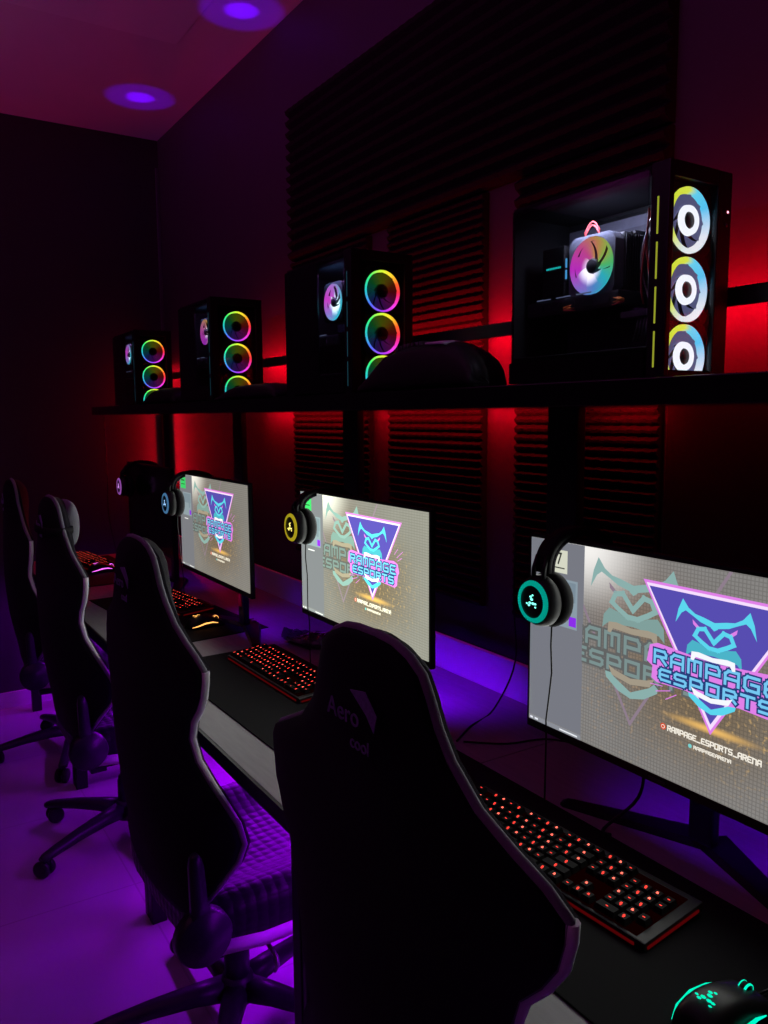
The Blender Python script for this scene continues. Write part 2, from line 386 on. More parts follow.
def fan(parent, at, m3, R, ring, blade, hub='black', hublight=None, frame='black', rw=.006, hub_r=.30, nb=9):
    m = m3.copy(); m.translation = Vector(at)
    b = MB(); S = R * 1.06; n = 40; t = .022
    for z0, z1 in ((-t, 0),):
        out = []
        for k in range(n):
            a = 2 * PI * k / n; c, s = math.cos(a), math.sin(a); q = S / max(abs(c), abs(s)); q = min(q, S * 1.28); out.append((c * q, s * q))
        inn = [(math.cos(2 * PI * k / n) * R * 1.0, math.sin(2 * PI * k / n) * R) for k in range(n)]
        b.rings([[(x, y, z0) for x, y in inn], [(x, y, z1) for x, y in inn], [(x, y, z1) for x, y in out], [(x, y, z0) for x, y in out]], cap=False, smooth=False, loop=True)
    f = b.build('fan', frame, parent, mat4=m)
    b = MB(); n = 48                               # annular light guide
    rr = [(R * .985, -.006), (R * .985, .0015), (R - rw, .003), (R - rw * 1.4, -.006)]
    b.rings([[(r * math.cos(2 * PI * k / n), r * math.sin(2 * PI * k / n), z) for r, z in rr] for k in range(n)], loop=True, smooth=True)
    b.build('light_ring', ring, f)
    b = MB(); hr = R * hub_r                       # curved blades round the hub
    for k in range(nb):
        a0 = 2 * PI * k / nb; g0, g1 = [], []
        for j in range(6):
            u = j / 5; r = hr * .98 + (R * .93 - hr) * u; sw = .45 * u; hw = PI / nb * 1.06; col = []
            for q in range(6):
                v = q / 5; a = a0 + sw + hw * (2 * v - 1); col.append((r * math.cos(a), r * math.sin(a), -.004 - .009 * v))
            g0.append(col)
        b.rings([col + [(x, y, z - .0012) for x, y, z in reversed(col)] for col in g0], smooth=False)
    b.build('blades', blade, f)
    b = MB(); b.lathe([(.0001, .001), (hr * (.55 if hublight else .85), .001), (hr * (.6 if hublight else 1), -.002), (hr * (.6 if hublight else 1), -.016)], n=28); b.build('hub', hub, f)
    if hublight:
        b = MB(); n = 36; rr = [(hr * 1.05, -.003), (hr * 1.0, .0022), (hr * .60, .0022), (hr * .58, -.003)]
        b.rings([[(r * math.cos(2 * PI * k / n), r * math.sin(2 * PI * k / n), z) for r, z in rr] for k in range(n)], loop=True); b.build('hub_light', hublight, f)
    return f

# ------------------------------------------------------------------ computers (local: +x front, -y glass side, z up)
CG = 'computers with lit fans on the wall shelf'
def computer(label, X0, X1, Y0, Y1, ztop, white=False, glass_to=1.0, fz=None, fy=None, cool=None, coolmat=None, coolpow=.1, fanpow=.05, spot=True, aim=(0, 0)):
    """X0 near (front) and X1 far end, Y0 the glass side (toward the room), Y1 the wall side"""
    D = X1 - X0; W = Y0 - Y1; zb = 1.5035; Hh = 1.45 + ztop - zb
    e = empty('computer_case', label, 'computer', ((X0 + X1) / 2, (Y0 + Y1) / 2, zb), PI, CG)
    x1, x0 = D / 2, -D / 2; y0, y1 = -W / 2, W / 2       # front at +x, glass at y0
    lo = .055; t = .006; ft = .035
    b = MB()
    b.box((x0, y0 + t, Hh - .016), (x1 - .004, y1, Hh), bev=.003)        # roof
    b.box((x0, y0 + t, 0.006), (x1 - .004, y1, .016))                   # floor
    b.box((x0, y1 - t, .016), (x1 - .004, y1, Hh - .016))               # far side panel
    b.box((x0, y0 + t, .016), (x0 + t, y1 - t, Hh - .016))              # rear
    for fx in (x0 + .03, x1 - .05): b.box((fx, y0 + .01, 0), (fx + .02, y1 - .01, .0065))
    b.build('body', 'blackm', e)
    b = MB(); b.box((x0 + t, y0 + .008, .0165), (x1 - ft, y1 - t, lo), bev=.002); b.build('power_supply_cover', 'blackm', e)
    # front bezel: frame with a window
    b = MB(); xf = x1 - ft
    side_l = .012 if white else .026; side_r = .036 if white else .024
    b.box((xf, y0, .0), (x1, y0 + side_l, Hh), bev=.002); b.box((xf, y1 - side_r, .0), (x1, y1, Hh), bev=.002)
    b.box((xf, y0 + side_l, Hh - .024), (x1, y1 - side_r, Hh), bev=.001); b.box((xf, y0 + side_l, 0), (x1, y1 - side_r, .014))
    b.build('front_bezel', 'black', e)
    b = MB(); b.box((x1 - .008, y0 + side_l + .0005, .0145), (x1 - .005, y1 - side_r - .0005, Hh - .0245)); b.build('front_panel', 'glassf', e)
    b = MB(); b.box((xf - .004, y0 + .008, lo), (xf, y1 - t, Hh - .017)); b.build('front_divider', 'blackm', e)
    # side glass
    gx0 = x1 - .040 - (D - .045) * glass_to
    b = MB(); b.box((gx0, y0, lo - .01), (x1 - .0405, y0 + .004, Hh - .008)); b.build('side_glass', 'glass', e)
    b = MB(); b.box((x0, y0, .006), (x1 - .0405, y0 + .0055, lo - .0105)); 
    if glass_to < 1: b.box((x0, y0, lo - .01), (gx0 - .0005, y0 + .0055, Hh - .008))
    o = b.build('side_panel', 'blackg' , e)
    # vent slits on the bezel's room side, emission stands in for leaking fan light
    b = MB(); n = 4
    for k in range(n):
        z0 = .02 + (Hh - .06) * k / n; b.box((xf + .013, y0 - .0006, z0), (xf + .016, y0 + .001, z0 + (Hh - .06) / n - .012))
    b.build('side_vents', emis('vent_leak_glow', (.55, .6, .05) if white else (.02, .10, .14), .5 if white else .35), e)
    # mother board, memory, graphics card, cooler
    yb = y1 - t - .004
    b = MB(); b.box((x0 + .012, yb - .002, lo + .005), (x1 - .07, yb + .003, Hh - .03)); b.build('tray', 'tray', e)
    b = MB(); b.box((x0 + .02, yb - .005, lo + .05), (x0 + .22, yb - .0022, Hh - .05))
    for k in range(3): b.box((x0 + .03, yb - .02, lo + .10 + k * .03), (x0 + .06, yb - .0052, lo + .12 + k * .03))
    b.build('motherboard', 'pcb', e)
    for k in range(4):
        b = MB(); xx = x0 + .175 + k * .009; b.box((xx, yb - .040, Hh - .175), (xx + .005, yb - .0052, Hh - .065)); b.build('memory_stick', 'greyp', e)
    b = MB(); gz = lo + .075
    b.box((x0 + .010, y0 + .035, gz), (x0 + .235, yb - .006, gz + .028), bev=.004)
    for k in range(5): b.box((x0 + .03 + k * .04, y0 + .0335, gz + .008), (x0 + .055 + k * .04, y0 + .035, gz + .020))
    b.build('graphics_card', 'greyp', e)
    b = MB()
    for k in range(3): b.box((x0 + .04 + k * .05, y0 + .032, gz + .029), (x0 + .075 + k * .05, y0 + .034, gz + .031))
    b.build('card_edge_light', emis('card_light', (.25, .3, .5), .5), e)
    if cool:
        cx, cz, cr = cool
        cyy = y0 + .028
        b = MB(); b.box((cx - cr * 1.05, cyy + .031, cz - cr * 1.05), (cx + cr * 1.05, yb - .006, cz + cr * 1.05), bev=.003)
        for k in range(10): b.box((cx - cr * 1.1, cyy + .034 + k * .006, cz - cr), (cx + cr * 1.1, cyy + .036 + k * .006, cz + cr)) if cyy + .036 + k * .006 < yb - .008 else None
        b.build('cooler', 'greyp', e)
        fan(e, (cx, cyy + .008, cz), SIDE, cr, coolmat, coolmat, hub='greyp', frame='frost' if white else 'blackm', hub_r=.26, rw=.004, nb=7)
        area('fan_light', (cx + .01, y0 + .030, Hh - .03), (0, .35, -1), .10, .02, (.75, .30, 1.0) if not white else (.8, .8, 1), coolpow, e)
        area('fan_light', (cx, y0 + .020, cz + cr * 1.35), (0, 1, -.1), .10, .02, (.2, .45, 1.0) if not white else (.6, .7, 1), coolpow * .5, e)
    if white:   # memory tower with small cyan letters, looped cables
        b = MB(); b.box((cool[0] - .115, y0 + .03, cool[1] - .045), (cool[0] - .06, yb - .006, cool[1] + .045), bev=.002); b.build('water_block', 'blackm', e)
        b = MB()
        for k in range(9): b.box((cool[0] - .104 + k * .0042, y0 + .0292, cool[1] + .006), (cool[0] - .1015 + k * .0042, y0 + .0299, cool[1] + .0095))
        b.build('block_lettering', emis('cyan_letters', (.02, .85, .75), 1.0), e)
        b = MB()
        for k in range(2): b.box((cool[0] - .0565, y0 + .030, cool[1] - .015 + k * .02), (cool[0] - .054, y0 + .032, cool[1] + .001 + k * .02))
        b.build('memory_light', emis('cyan_strip', (.1, .5, .95), 1.2), e)
        for j, (zo, mt) in enumerate(((0, 'cable_r'), (.006, 'cable_o'), (.011, 'cable_o'))):
            b = MB()
            for k in range(4):
                pts = [(cool[0] - .06 + u * .135, y0 + .030 + .012 * math.sin(u * PI) + .002 * k, cool[1] - .070 + .008 * abs(math.sin(u * 2 * PI)) * (1 if (k + j) % 2 else -.4) + zo * .4) for u in [i / 12 for i in range(13)]]
                b.tube(pts, .0013, 6)
            b.build('cable_bundle', mt, e)
        for j in range(5):
            b = MB(); pts = [(x1 - .062 + .006 * math.sin(j * 2 + u * 5) - .012 * math.sin(u * PI), y0 + .03 + j * .006, cool[1] + .07 - u * .15) for u in [i / 14 for i in range(15)]]
            b.tube(pts, .0018, 6); b.build('cable_loop', ['cable_r', 'metal', 'cable_r', 'metal', 'metal'][j], e)
        for j in range(2):
            b = MB(); pts = [(cool[0] - .03 + .035 * u, y0 + .05, cool[1] + .055 + .018 * math.sin(u * PI) + j * .006) for u in [i / 8 for i in range(9)]]
            b.tube(pts, .0015, 6); b.build('cable_loop', 'cable_r', e)
        for j in range(5):
            b = MB(); b.tube([(x1 - .095 + .008 * j, y0 + .04, lo + .012), (x1 - .080 + .006 * j, y0 + .035, lo + .05)], .002, 6); b.build('cable_loop', 'metal', e)
        b = MB(); b.box((x1 - .115, y0 + .03, cool[1] - .098), (x1 - .06, y0 + .05, cool[1] - .088)); b.build('connector', 'metal', e)
    R = .0515
    for z in fz:
        zz = 1.45 + z - zb; yy = -(fy - (Y0 + Y1) / 2)
        fan(e, (x1 - .012, yy, zz), FRONT, R, M_WH if white else M_RB, M_WHB if white else M_RBD, hub=('greyp' if white else 'black'), hublight=M_HUBW if white else None, rw=.0075 if white else .004, hub_r=.44 if white else .35)
        area('fan_light', (x1 - .004, yy, zz), (1, 0, 0), R * 1.4, R * 1.4, (.85, .9, 1) if white else (.9, .4, .6), fanpow, e)
    if white:
        b = MB(); b.lathe([(.0001, .001), (.002, .0005), (.002, 0)], Matrix.Translation((x1, y1 - .010, Hh - .062)) @ FRONT, 10); b.build('power_light', emis('power_led', (1, .3, .4), 3), e)
        b = MB(); b.lathe([(.0001, .001), (.003, .0005), (.003, 0)], Matrix.Translation((x1, y1 - .012, Hh - .083)) @ FRONT, 12); b.build('power_button', 'metal', e)
    # exhaust fan grille in the roof, its light thrown on the ceiling
    b = MB()
    for r in (.015, .028, .041): b.lathe([(r, 0), (r + .002, .0015), (r + .004, 0)], Matrix.Translation((0, 0, Hh + .0001)), 28)
    b.build('top_grille', 'steel', e)
    if spot:
        for ang, pw in ((9.0, .42), (3.6, 1.9)):
            L = bpy.data.lights.new('exhaust_fan_light', 'SPOT'); L.energy = FAN_SPOT * pw; L.color = (.12, .0, 1); L.spot_size = math.radians(ang * 2); L.spot_blend = .35; L.shadow_soft_size = .012
            o = bpy.data.objects.new('exhaust_fan_light', L); COL.objects.link(o); o.parent = e; o.location = (0, 0, Hh + .02); o.rotation_euler = (PI - aim[0], aim[1], 0)
    return e
computer('nearest computer, black with three white and yellow ringed fans', .83, 1.19, -1.05, -1.205, .386, True, 1.0, (.304, .197, .092), -1.114, (-.009, .2055, .050), M_CL, .5, .10, spot=False)
computer('black computer beside the closed dark bag, two rainbow fans showing', 1.705, 2.07, -1.0, -1.180, .401, False, .42, (.308, .204, .100), -1.097, (.0275, .2405, .047), M_CLC, .5, .02)
computer('black computer between the bare wall and a smaller one, three rainbow fans', 2.65, 2.985, -1.0, -1.189, .406, False, .42, (.312, .203, .092), -1.100, (.013, .2485, .045), M_CLM, .4, .02, aim=(.118, 0))
computer('farthest computer at the shelf end, with rainbow fans', 3.60, 3.97, -1.005, -1.17, .384, False, .40, (.292, .180, .076), -1.09, (-.050, .2375, .045), M_CLC, .2, .02, aim=(.04, 0))

# ------------------------------------------------------------------ bags on the shelf
def shelf_bag(loc, rz, sx, sy, sz, label, stripe=True):
    e = empty('padded_bag', label, 'bag', loc, rz, 'padded bags lying on the wall shelf')
    prof = [(-.5, .10), (-.42, .30), (-.30, .62), (-.18, .90), (-.05, .98), (.12, 1.0), (.26, .97), (.37, .86), (.45, .66), (.49, .42), (.5, .18)]
    rs = []
    for u, h in prof:
        ring = []
        for k in range(20):
            a = 2 * PI * k / 20; c, s = math.cos(a), math.sin(a)
            yy = .5 * abs(c) ** .55 * (1 if c > 0 else -1); zz = .5 + .5 * abs(s) ** .6 * (1 if s > 0 else -1)
            ring.append((u * sx + .006 * math.sin(9 * a + u * 20), yy * sy * (1 - .18 * (zz)), zz * h * sz + .002 * math.sin(u * 40 + a * 3) * (zz > .5)))
        rs.append(ring)
    b = MB(); b.rings(rs); b.build('body', 'bag', e, sub=1)
    def top(u):
        for (a, h), (c, g) in zip(prof, prof[1:]):
            if a <= u <= c: return (h + (g - h) * (u - a) / (c - a)) * sz
        return 0
    def strip(us, y0, y1, nm, mt):
        b = MB(); b.rings([[(u * sx, y, top(u) + .0015 - (.006 if abs(y) > sy * .33 else 0)) for y in (y0, (y0 + y1) / 2, y1)] + [(u * sx, y1, top(u) - .008), (u * sx, y0, top(u) - .008)] for u in us], smooth=True); b.build(nm, mt, e)
    if stripe:
        strip([.13, .18, .24, .28], -sy * .36, sy * .36, 'grey_stripe', 'bagstripe')
        strip([-.36, -.30, -.26, -.22], -sy * .36, sy * .10, 'grey_patch', 'bagprint')
        for k in range(7): strip([-.14 + k * .034, -.12 + k * .034], -sy * .30, sy * .05, 'printed_mark', 'bagprint')
    return e
shelf_bag((1.468, -1.045, 1.5035), PI + .02, .44, .11, .105, 'large black padded bag with a grey stripe beside the second computer')
shelf_bag((2.38, -1.045, 1.5035), PI, .50, .13, .050, 'flat black padded bag beside the third computer', False)
shelf_bag((3.31, -1.06, 1.5035), PI, .46, .13, .068, 'small looking black bag beside the farthest computer', False)

# ------------------------------------------------------------------ monitors (user frame: +x to the user's right hand, +y away from the user)
STROKE = {
    'R': [[(0, 0), (0, 1), (.85, 1), (1, .8), (1, .55), (.1, .5)], [(.5, .5), (1, 0)]],
    'A': [[(0, 0), (0, .75), (.25, 1), (1, 1), (1, 0)], [(0, .42), (1, .42)]],
    'M': [[(0, 0), (0, 1), (1, 1), (1, 0)], [(.5, 1), (.5, .25)]],
    'P': [[(0, 0), (0, 1), (.85, 1), (1, .8), (1, .42), (.1, .42)]],
    'G': [[(1, 1), (.2, 1), (0, .8), (0, .2), (.2, 0), (1, 0), (1, .48), (.5, .48)]],
    'E': [[(1, 1), (.15, 1), (0, .8), (0, .2), (.15, 0), (1, 0)], [(0, .5), (.8, .5)]],
    'S': [[(1, 1), (.15, 1), (0, .85), (0, .6), (.15, .5), (.85, .5), (1, .4), (1, .15), (.85, 0), (0, 0)]],
    'O': [[(0, 0), (0, 1), (1, 1), (1, 0), (0, 0)]],
    'T': [[(0, 1), (1, 1)], [(.5, 1), (.5, 0)]],
    'N': [[(0, 0), (0, 1), (1, .9), (1, 0)]], 'B': [[(0, 0), (0, 1), (1, 1), (.8, .5), (1, 0), (0, 0)], [(0, .5), (.8, .5)]],
    '_': [[(0, -.05), (1, -.05)]], '2': [[(0, 1), (1, 1), (1, .5), (0, .5), (0, 0), (1, 0)]], '7': [[(0, 1), (1, 1), (.45, 0)]]}
def seg(p, q, w):
    dx, dy = q[0] - p[0], q[1] - p[1]; L = math.hypot(dx, dy) or 1; ux, uy = dx / L, dy / L; e = w * .5
    return [(p[0] - ux * e - uy * e, p[1] - uy * e + ux * e), (p[0] - ux * e + uy * e, p[1] - uy * e - ux * e), (q[0] + ux * e + uy * e, q[1] + uy * e - ux * e), (q[0] + ux * e - uy * e, q[1] + uy * e + ux * e)]
def clip(poly, xmin, ymax, xmax, ymin):
    for ax, lim, sg in ((0, xmin, 1), (1, ymax, -1), (0, xmax, -1), (1, ymin, 1)):
        out = []
        for i, p in enumerate(poly):
            q = poly[(i + 1) % len(poly)]; a = (p[ax] - lim) * sg >= 0; c = (q[ax] - lim) * sg >= 0
            if a: out.append(p)
            if a != c:
                t = (lim - p[ax]) / (q[ax] - p[ax]); out.append((p[0] + (q[0] - p[0]) * t, p[1] + (q[1] - p[1]) * t))
        poly = out
        if len(poly) < 3: return []
    return poly
AR = 16 / 9
def word(txt, s0, s1, t0, t1, w):
    """letters as stroke quads in screen units (s across, v = -t/AR up)"""
    n = len(txt); pitch = (s1 - s0) / n; cw = pitch * .68; out = []
    h = (t1 - t0) / AR
    for i, ch in enumerate(txt):
        if ch not in STROKE: continue
        for pl in STROKE[ch]:
            P = [(s0 + i * pitch + x * cw + .0, -t1 / AR + y * h) for x, y in pl]
            for p, q in zip(P, P[1:]): out.append(seg(p, q, w))
    return out
def mir(pts, c=.628): return pts + [(2 * c - s, t) for s, t in reversed(pts)]
def art_logo():
    """(layer, colour key, polygon in (s, v)) of the emblem"""
    V = lambda pts: [(s, -t / AR) for s, t in pts]
    c = .628; o = []
    o.append((0, 'pink', V([(.418, .100), (.838, .100), (.628, .715)])))
    o.append((1, 'whitepink', V([(.428, .112), (.828, .112), (.628, .695)])))
    o.append((2, 'violet', V([(.438, .125), (.818, .125), (.628, .668)])))
    o.append((3, 'cyan', V(mir([(.520, .262), (.527, .200), (.539, .150), (.556, .186), (.575, .206), (.598, .213), (.612, .222)]) + mir([(.612, .250), (.590, .236), (.570, .218), (.548, .200), (.536, .215)])[::-1][::-1]) if False else V([(.520, .262), (.527, .200), (.539, .150), (.556, .186), (.575, .206), (.598, .213), (.628, .226), (.658, .213), (.681, .206), (.700, .186), (.717, .150), (.729, .200), (.736, .262), (.720, .215), (.708, .200), (.686, .218), (.666, .236), (.628, .252), (.590, .236), (.570, .218), (.548, .200), (.536, .215)])))
    for sg in (-1, 1):
        o.append((3, 'pink', V([(c + sg * .060, .232), (c + sg * .038, .262), (c + sg * .048, .266), (c + sg * .058, .252)])))
    nose = [(.576, .300), (.585, .268), (.603, .262), (.628, .312), (.653, .262), (.671, .268), (.680, .300), (.664, .318), (.640, .340), (.616, .340), (.592, .318), (.576, .300)]
    for p, q in zip(nose, nose[1:]): o.append((3, 'cyan', seg(*V([p, q]), .0105)))
    o.append((3, 'cyan', V([(.618, .250), (.628, .236), (.638, .250), (.628, .262)])))
    o.append((3, 'teal', V([(.553, .398), (.556, .350), (.570, .322), (.592, .330), (.612, .346), (.628, .348), (.644, .346), (.664, .330), (.686, .322), (.700, .350), (.703, .398), (.690, .378), (.628, .370), (.566, .378)])))
    # face below the mouth
    o.append((3, 'cyan', V([(.560, .525), (.585, .565), (.628, .602), (.671, .565), (.696, .525), (.690, .575), (.660, .610), (.628, .625), (.596, .610), (.566, .575)])))
    pk = [(.446, .395), (.470, .378), (.628, .400), (.786, .378), (.812, .395), (.822, .450), (.812, .478), (.806, .548), (.790, .566), (.700, .556), (.662, .566), (.594, .566), (.556, .556), (.470, .560), (.454, .545), (.456, .490), (.438, .472)]
    o.append((4, 'pink', V(pk)))
    for poly in word('RAMPAGE', .463, .812, .412, .468, .0150): o.append((5, 'navy', poly))
    for poly in word('ESPORTS', .480, .796, .494, .540, .0150): o.append((5, 'navy', poly))
    for poly in word('RAMPAGE', .463, .812, .412, .468, .0072): o.append((6, 'sky', poly))
    for poly in word('ESPORTS', .480, .796, .494, .540, .0068): o.append((6, 'sky', poly))
    teeth = [(.568, .408), (.570, .372), (.590, .368), (.628, .376), (.666, .368), (.686, .372), (.688, .408), (.680, .410), (.674, .392), (.628, .396), (.582, .392), (.576, .410)]
    o.append((7, 'white', V(teeth)))
    o.append((7, 'white', V([(.572, .528), (.590, .540), (.628, .552), (.666, .540), (.684, .528), (.674, .560), (.628, .574), (.582, .560)])))
    for a, d in (((.452, .575), (.488, .570)), ((.470, .602), (.512, .580)), ((.500, .625), (.530, .590)), ((.806, .350), (.846, .300)), ((.812, .372), (.840, .345)), ((.790, .330), (.812, .290))):
        o.append((4, 'pink', seg(*V([a, d]), .0022)))
    return o
LOGO = art_logo()
PAL = dict(pink='e884e8', whitepink='ffe4ff', violet='5a4fb0', cyan='5fdcee', teal='4fb8c8', navy='28407a', sky='79cdf2', white='ffffff')
PALG = dict(pink='93808c', whitepink='a8949c', violet='6f6a66', cyan='8fb3ab', teal='84a39b', navy='656663', sky='7f948f', white='a89c86')

def screen_material(strength, tint):
    m, nt, bs = newmat('wallpaper_display'); nt.nodes.remove(bs)
    tc = N(nt, 'ShaderNodeTexCoord'); L = nt.links.new
    def dist(cx, cy, sx, sy, r0, r1):
        mp = N(nt, 'ShaderNodeMapping'); mp.inputs['Location'].default_value = (-cx * sx, 0, -cy * sy); mp.inputs['Scale'].default_value = (sx, 0, sy)
        L(tc.outputs['Object'], mp.inputs[0]); d = N(nt, 'ShaderNodeVectorMath', operation='LENGTH'); L(mp.outputs[0], d.inputs[0])
        r = N(nt, 'ShaderNodeMapRange', interpolation_type='SMOOTHSTEP'); r.inputs[1].default_value = r0; r.inputs[2].default_value = r1; r.inputs[3].default_value = 1; r.inputs[4].default_value = 0
        L(d.outputs['Value'], r.inputs[0]); return r.outputs[0]
    def mix(fac, a, c, mode='MIX', k=1.0):
        x = N(nt, 'ShaderNodeMix', data_type='RGBA', blend_type=mode)
        if k != 1.0 or hasattr(fac, 'node'):
            mm = N(nt, 'ShaderNodeMath', operation='MULTIPLY'); mm.inputs[1].default_value = k
            if hasattr(fac, 'node'): L(fac, mm.inputs[0]); L(mm.outputs[0], x.inputs[0])
            else: x.inputs[0].default_value = fac
        else: x.inputs[0].default_value = fac
        for s_, v in ((6, a), (7, c)):
            if hasattr(v, 'node'): L(v, x.inputs[s_])
            else: x.inputs[s_].default_value = (*lin(v), 1)
        return x.outputs[2]
    n1 = N(nt, 'ShaderNodeTexNoise'); n1.inputs['Scale'].default_value = 9; n1.inputs['Detail'].default_value = 4; L(tc.outputs['Object'], n1.inputs['Vector'])
    base = mix(n1.outputs['Fac'], '938f8a', '827e77')
    base = mix(dist(-.06, .07, 1, 1.2, .0, .16), base, '8a6f58', k=.5)
    base = mix(dist(.06, -.02, 1, 1.4, .02, .24), base, '7a6340', k=.75)
    # specks of gold on the lower right
    n2 = N(nt, 'ShaderNodeTexNoise'); n2.inputs['Scale'].default_value = 130; n2.inputs['Detail'].default_value = 3; L(tc.outputs['Object'], n2.inputs['Vector'])
    r2 = N(nt, 'ShaderNodeMapRange'); r2.inputs[1].default_value = .56; r2.inputs[2].default_value = .70; L(n2.outputs['Fac'], r2.inputs[0])
    sp = N(nt, 'ShaderNodeMath', operation='MULTIPLY'); L(r2.outputs[0], sp.inputs[0]); L(dist(.12, -.02, 1, 1.2, .03, .20), sp.inputs[1])
    base = mix(sp.outputs[0], base, 'd9b274', k=.8)
    sp2 = N(nt, 'ShaderNodeMath', operation='MULTIPLY'); L(r2.outputs[0], sp2.inputs[0]); L(dist(-.08, -.07, 1, 1.2, .02, .16), sp2.inputs[1])
    base = mix(sp2.outputs[0], base, 'b89a78', k=.7)
    # fine hexagon mesh
    v = N(nt, 'ShaderNodeTexVoronoi', distance='CHEBYCHEV'); v.inputs['Scale'].default_value = 170; v.inputs['Randomness'].default_value = 0; L(tc.outputs['Object'], v.inputs['Vector'])
    r3 = N(nt, 'ShaderNodeMapRange'); r3.inputs[1].default_value = .30; r3.inputs[2].default_value = .5; L(v.outputs['Distance'], r3.inputs[0])
    base = mix(r3.outputs[0], base, '4a463f', k=.45)
    base = mix(dist(-.168, .172, .9, 1.1, .0, .14), base, 'fffaf0', k=1.0)
    base = mix(dist(.075, -.066, .30, 3.2, .0, .030), base, 'ffc76a', k=.9)
    base = mix(1.0, base, tuple(tint), 'MULTIPLY')
    e = N(nt, 'ShaderNodeEmission'); e.inputs[1].default_value = strength; L(base, e.inputs[0]); L(e.outputs[0], nt.nodes['Material Output'].inputs[0])
    return m
def monitor(label, loc, w, h, zc, tilt=0, on=True, strength=1, tint=(1, 1, 1), green=False, rz=PI, accent=False, fz=.0, fy=0):
    """loc = desk point under the middle of the screen front; zc = height of the screen centre above the desk"""
    e = empty('monitor', label, 'monitor', loc, rz, 'monitors in a row on the desks')
    T = Matrix.Translation((0, 0, zc)) @ Matrix.Rotation(tilt, 4, 'X')
    bz = .007
    b = MB(); b.box((-w / 2 - bz, .001, -h / 2 - .016), (w / 2 + bz, .014, h / 2 + bz), bev=.002)
    fr = b.build('housing', 'black', e, mat4=T)
    b = MB(); b.rings([[(-w / 2, .0145, -h / 2), (w / 2, .0145, -h / 2), (w / 2, .0145, h / 2), (-w / 2, .0145, h / 2)], [(-w * .3, .045, -h * .36), (w * .3, .045, -h * .36), (w * .3, .045, h * .3), (-w * .3, .045, h * .3)]], smooth=False)
    b.build('back_shell', 'black', e, mat4=T)
    b = MB(); b.box((-.022, .092, fz + .010), (.022, .114, zc + .03), bev=.005); b.box((-.020, .044, zc - .03), (.020, .0925, zc + .025), bev=.004); b.build('stand_column', 'black', e)
    b = MB()
    for sg in (-1, 1):
        p0 = Vector((0, .128, fz)); p1 = Vector((sg * .235, .022 + fy, fz)); d = (p1 - p0).normalized(); nrm = Vector((-d.y, d.x, 0))
        rs = []
        for u, wd, hh in ((0, .030, .012), (.5, .022, .010), (.97, .014, .007), (1, .008, .004)):
            p = p0.lerp(p1, u); rs.append([p - nrm * wd, p + nrm * wd, p + nrm * wd * .8 + Vector((0, 0, hh)), p - nrm * wd * .8 + Vector((0, 0, hh))])
        b.rings(rs, smooth=False)
    b.build('stand_foot', 'black', e)
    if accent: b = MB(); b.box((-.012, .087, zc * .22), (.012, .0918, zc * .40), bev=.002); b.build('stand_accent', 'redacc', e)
    b = MB(); b.box((-.030, -.0004, -h / 2 - .011), (-.0, .0012, -h / 2 - .007)); b.build('badge', 'greyp', e, mat4=T)
    b = MB(); b.box((-w / 2, -.0004, -h / 2), (w / 2, .0012, h / 2))
    if not on: b.build('screen', 'blackg', e, mat4=T); return e
    sm = screen_material(strength, tint); sc = b.build('screen', sm, e, mat4=T)
    area('display_boost', (0, -.008, zc), (0, -1, 0), w * .96, h * .94, (.97, 1, .93), SCREEN * strength, e, spread=2.9)  # added lamp on top of the screen's own emission
    def lay(name, polys, cols, depth0=.0006, region=(0, 0, 1, -1 / AR)):
        """polys: (layer, key, [(s,v)]) drawn as thin lit layers of the display"""
        groups = {}
        keys = []
        b = MB()
        for L_, k, poly in polys:
            if k not in keys: keys.append(k)
            b.mi = keys.index(k)
            tri = tessellate_polygon([[Vector((x, y, 0)) for x, y in poly]])
            d = depth0 + .00025 * L_
            for t in tri:
                q = clip([poly[i] for i in t], *region)
                if q: b.faces([((x - .5) * w, -d, h / 2 + y * AR * h) for x, y in q], [tuple(range(len(q)))])
        ms = [emis('display_' + k, tuple(c * t for c, t in zip(lin(cols[k]), tint)), strength) for k in keys]
        return b.build(name, ms, sc)
    V = lambda r: [(r[0], -r[1] / AR), (r[2], -r[1] / AR), (r[2], -r[3] / AR), (r[0], -r[3] / AR)]
    # faded big emblem behind
    gh = []
    k = 1.36; cs, ct = .628, .30
    for L_, key, poly in LOGO:
        if key in ('violet', 'whitepink') and L_ < 3 and key == 'violet': continue
        if L_ == 4: continue
        if L_ in (0, 1):
            if L_ == 0:
                P = [(.418, .100), (.838, .100), (.628, .715)]; P = [(s, -t / AR) for s, t in P]
                for a, c in ((P[0], P[2]), (P[1], P[2])):
                    q = seg(a, c, .006); gh.append((0, 'pink', [((x - cs) * k + .385, (y + ct / AR) * k - .245 / AR) for x, y in q]))
            continue
        gh.append((L_, key, [((x - cs) * k + .385, (y + ct / AR) * k - .245 / AR) for x, y in poly]))
    lay('faded_emblem', gh, PALG, .0005, (.212, 0, 1, -1 / AR)).data.name = 'faded'
    lay('emblem', LOGO, PAL, .0030)
    side = [(0, 'grey', V((0, 0, .212, .972))), (0, 'bar', V((0, .975, .212, 1.0)))]
    if green: side += [(1, 'green', V((.018, .03, .105, .15))), (2, 'dark', V((.03, .055, .085, .068))), (2, 'dark', V((.03, .10, .09, .108)))]
    else:
        side += [(1, 'cream', V((.063, .042, .148, .161)))]
        for q in word('27', .076, .132, .060, .112, .0055): side.append((2, 'dark', q))
        side += [(2, 'dark', V((.082, .132, .138, .138)))]
    side += [(1, 'box', V((.053, .189, .189, .438))), (2, 'mid', V((.060, .20, .182, .30))), (2, 'purp', V((.158, .375, .186, .425))), (2, 'mid', V((.15, .30, .172, .35)))]
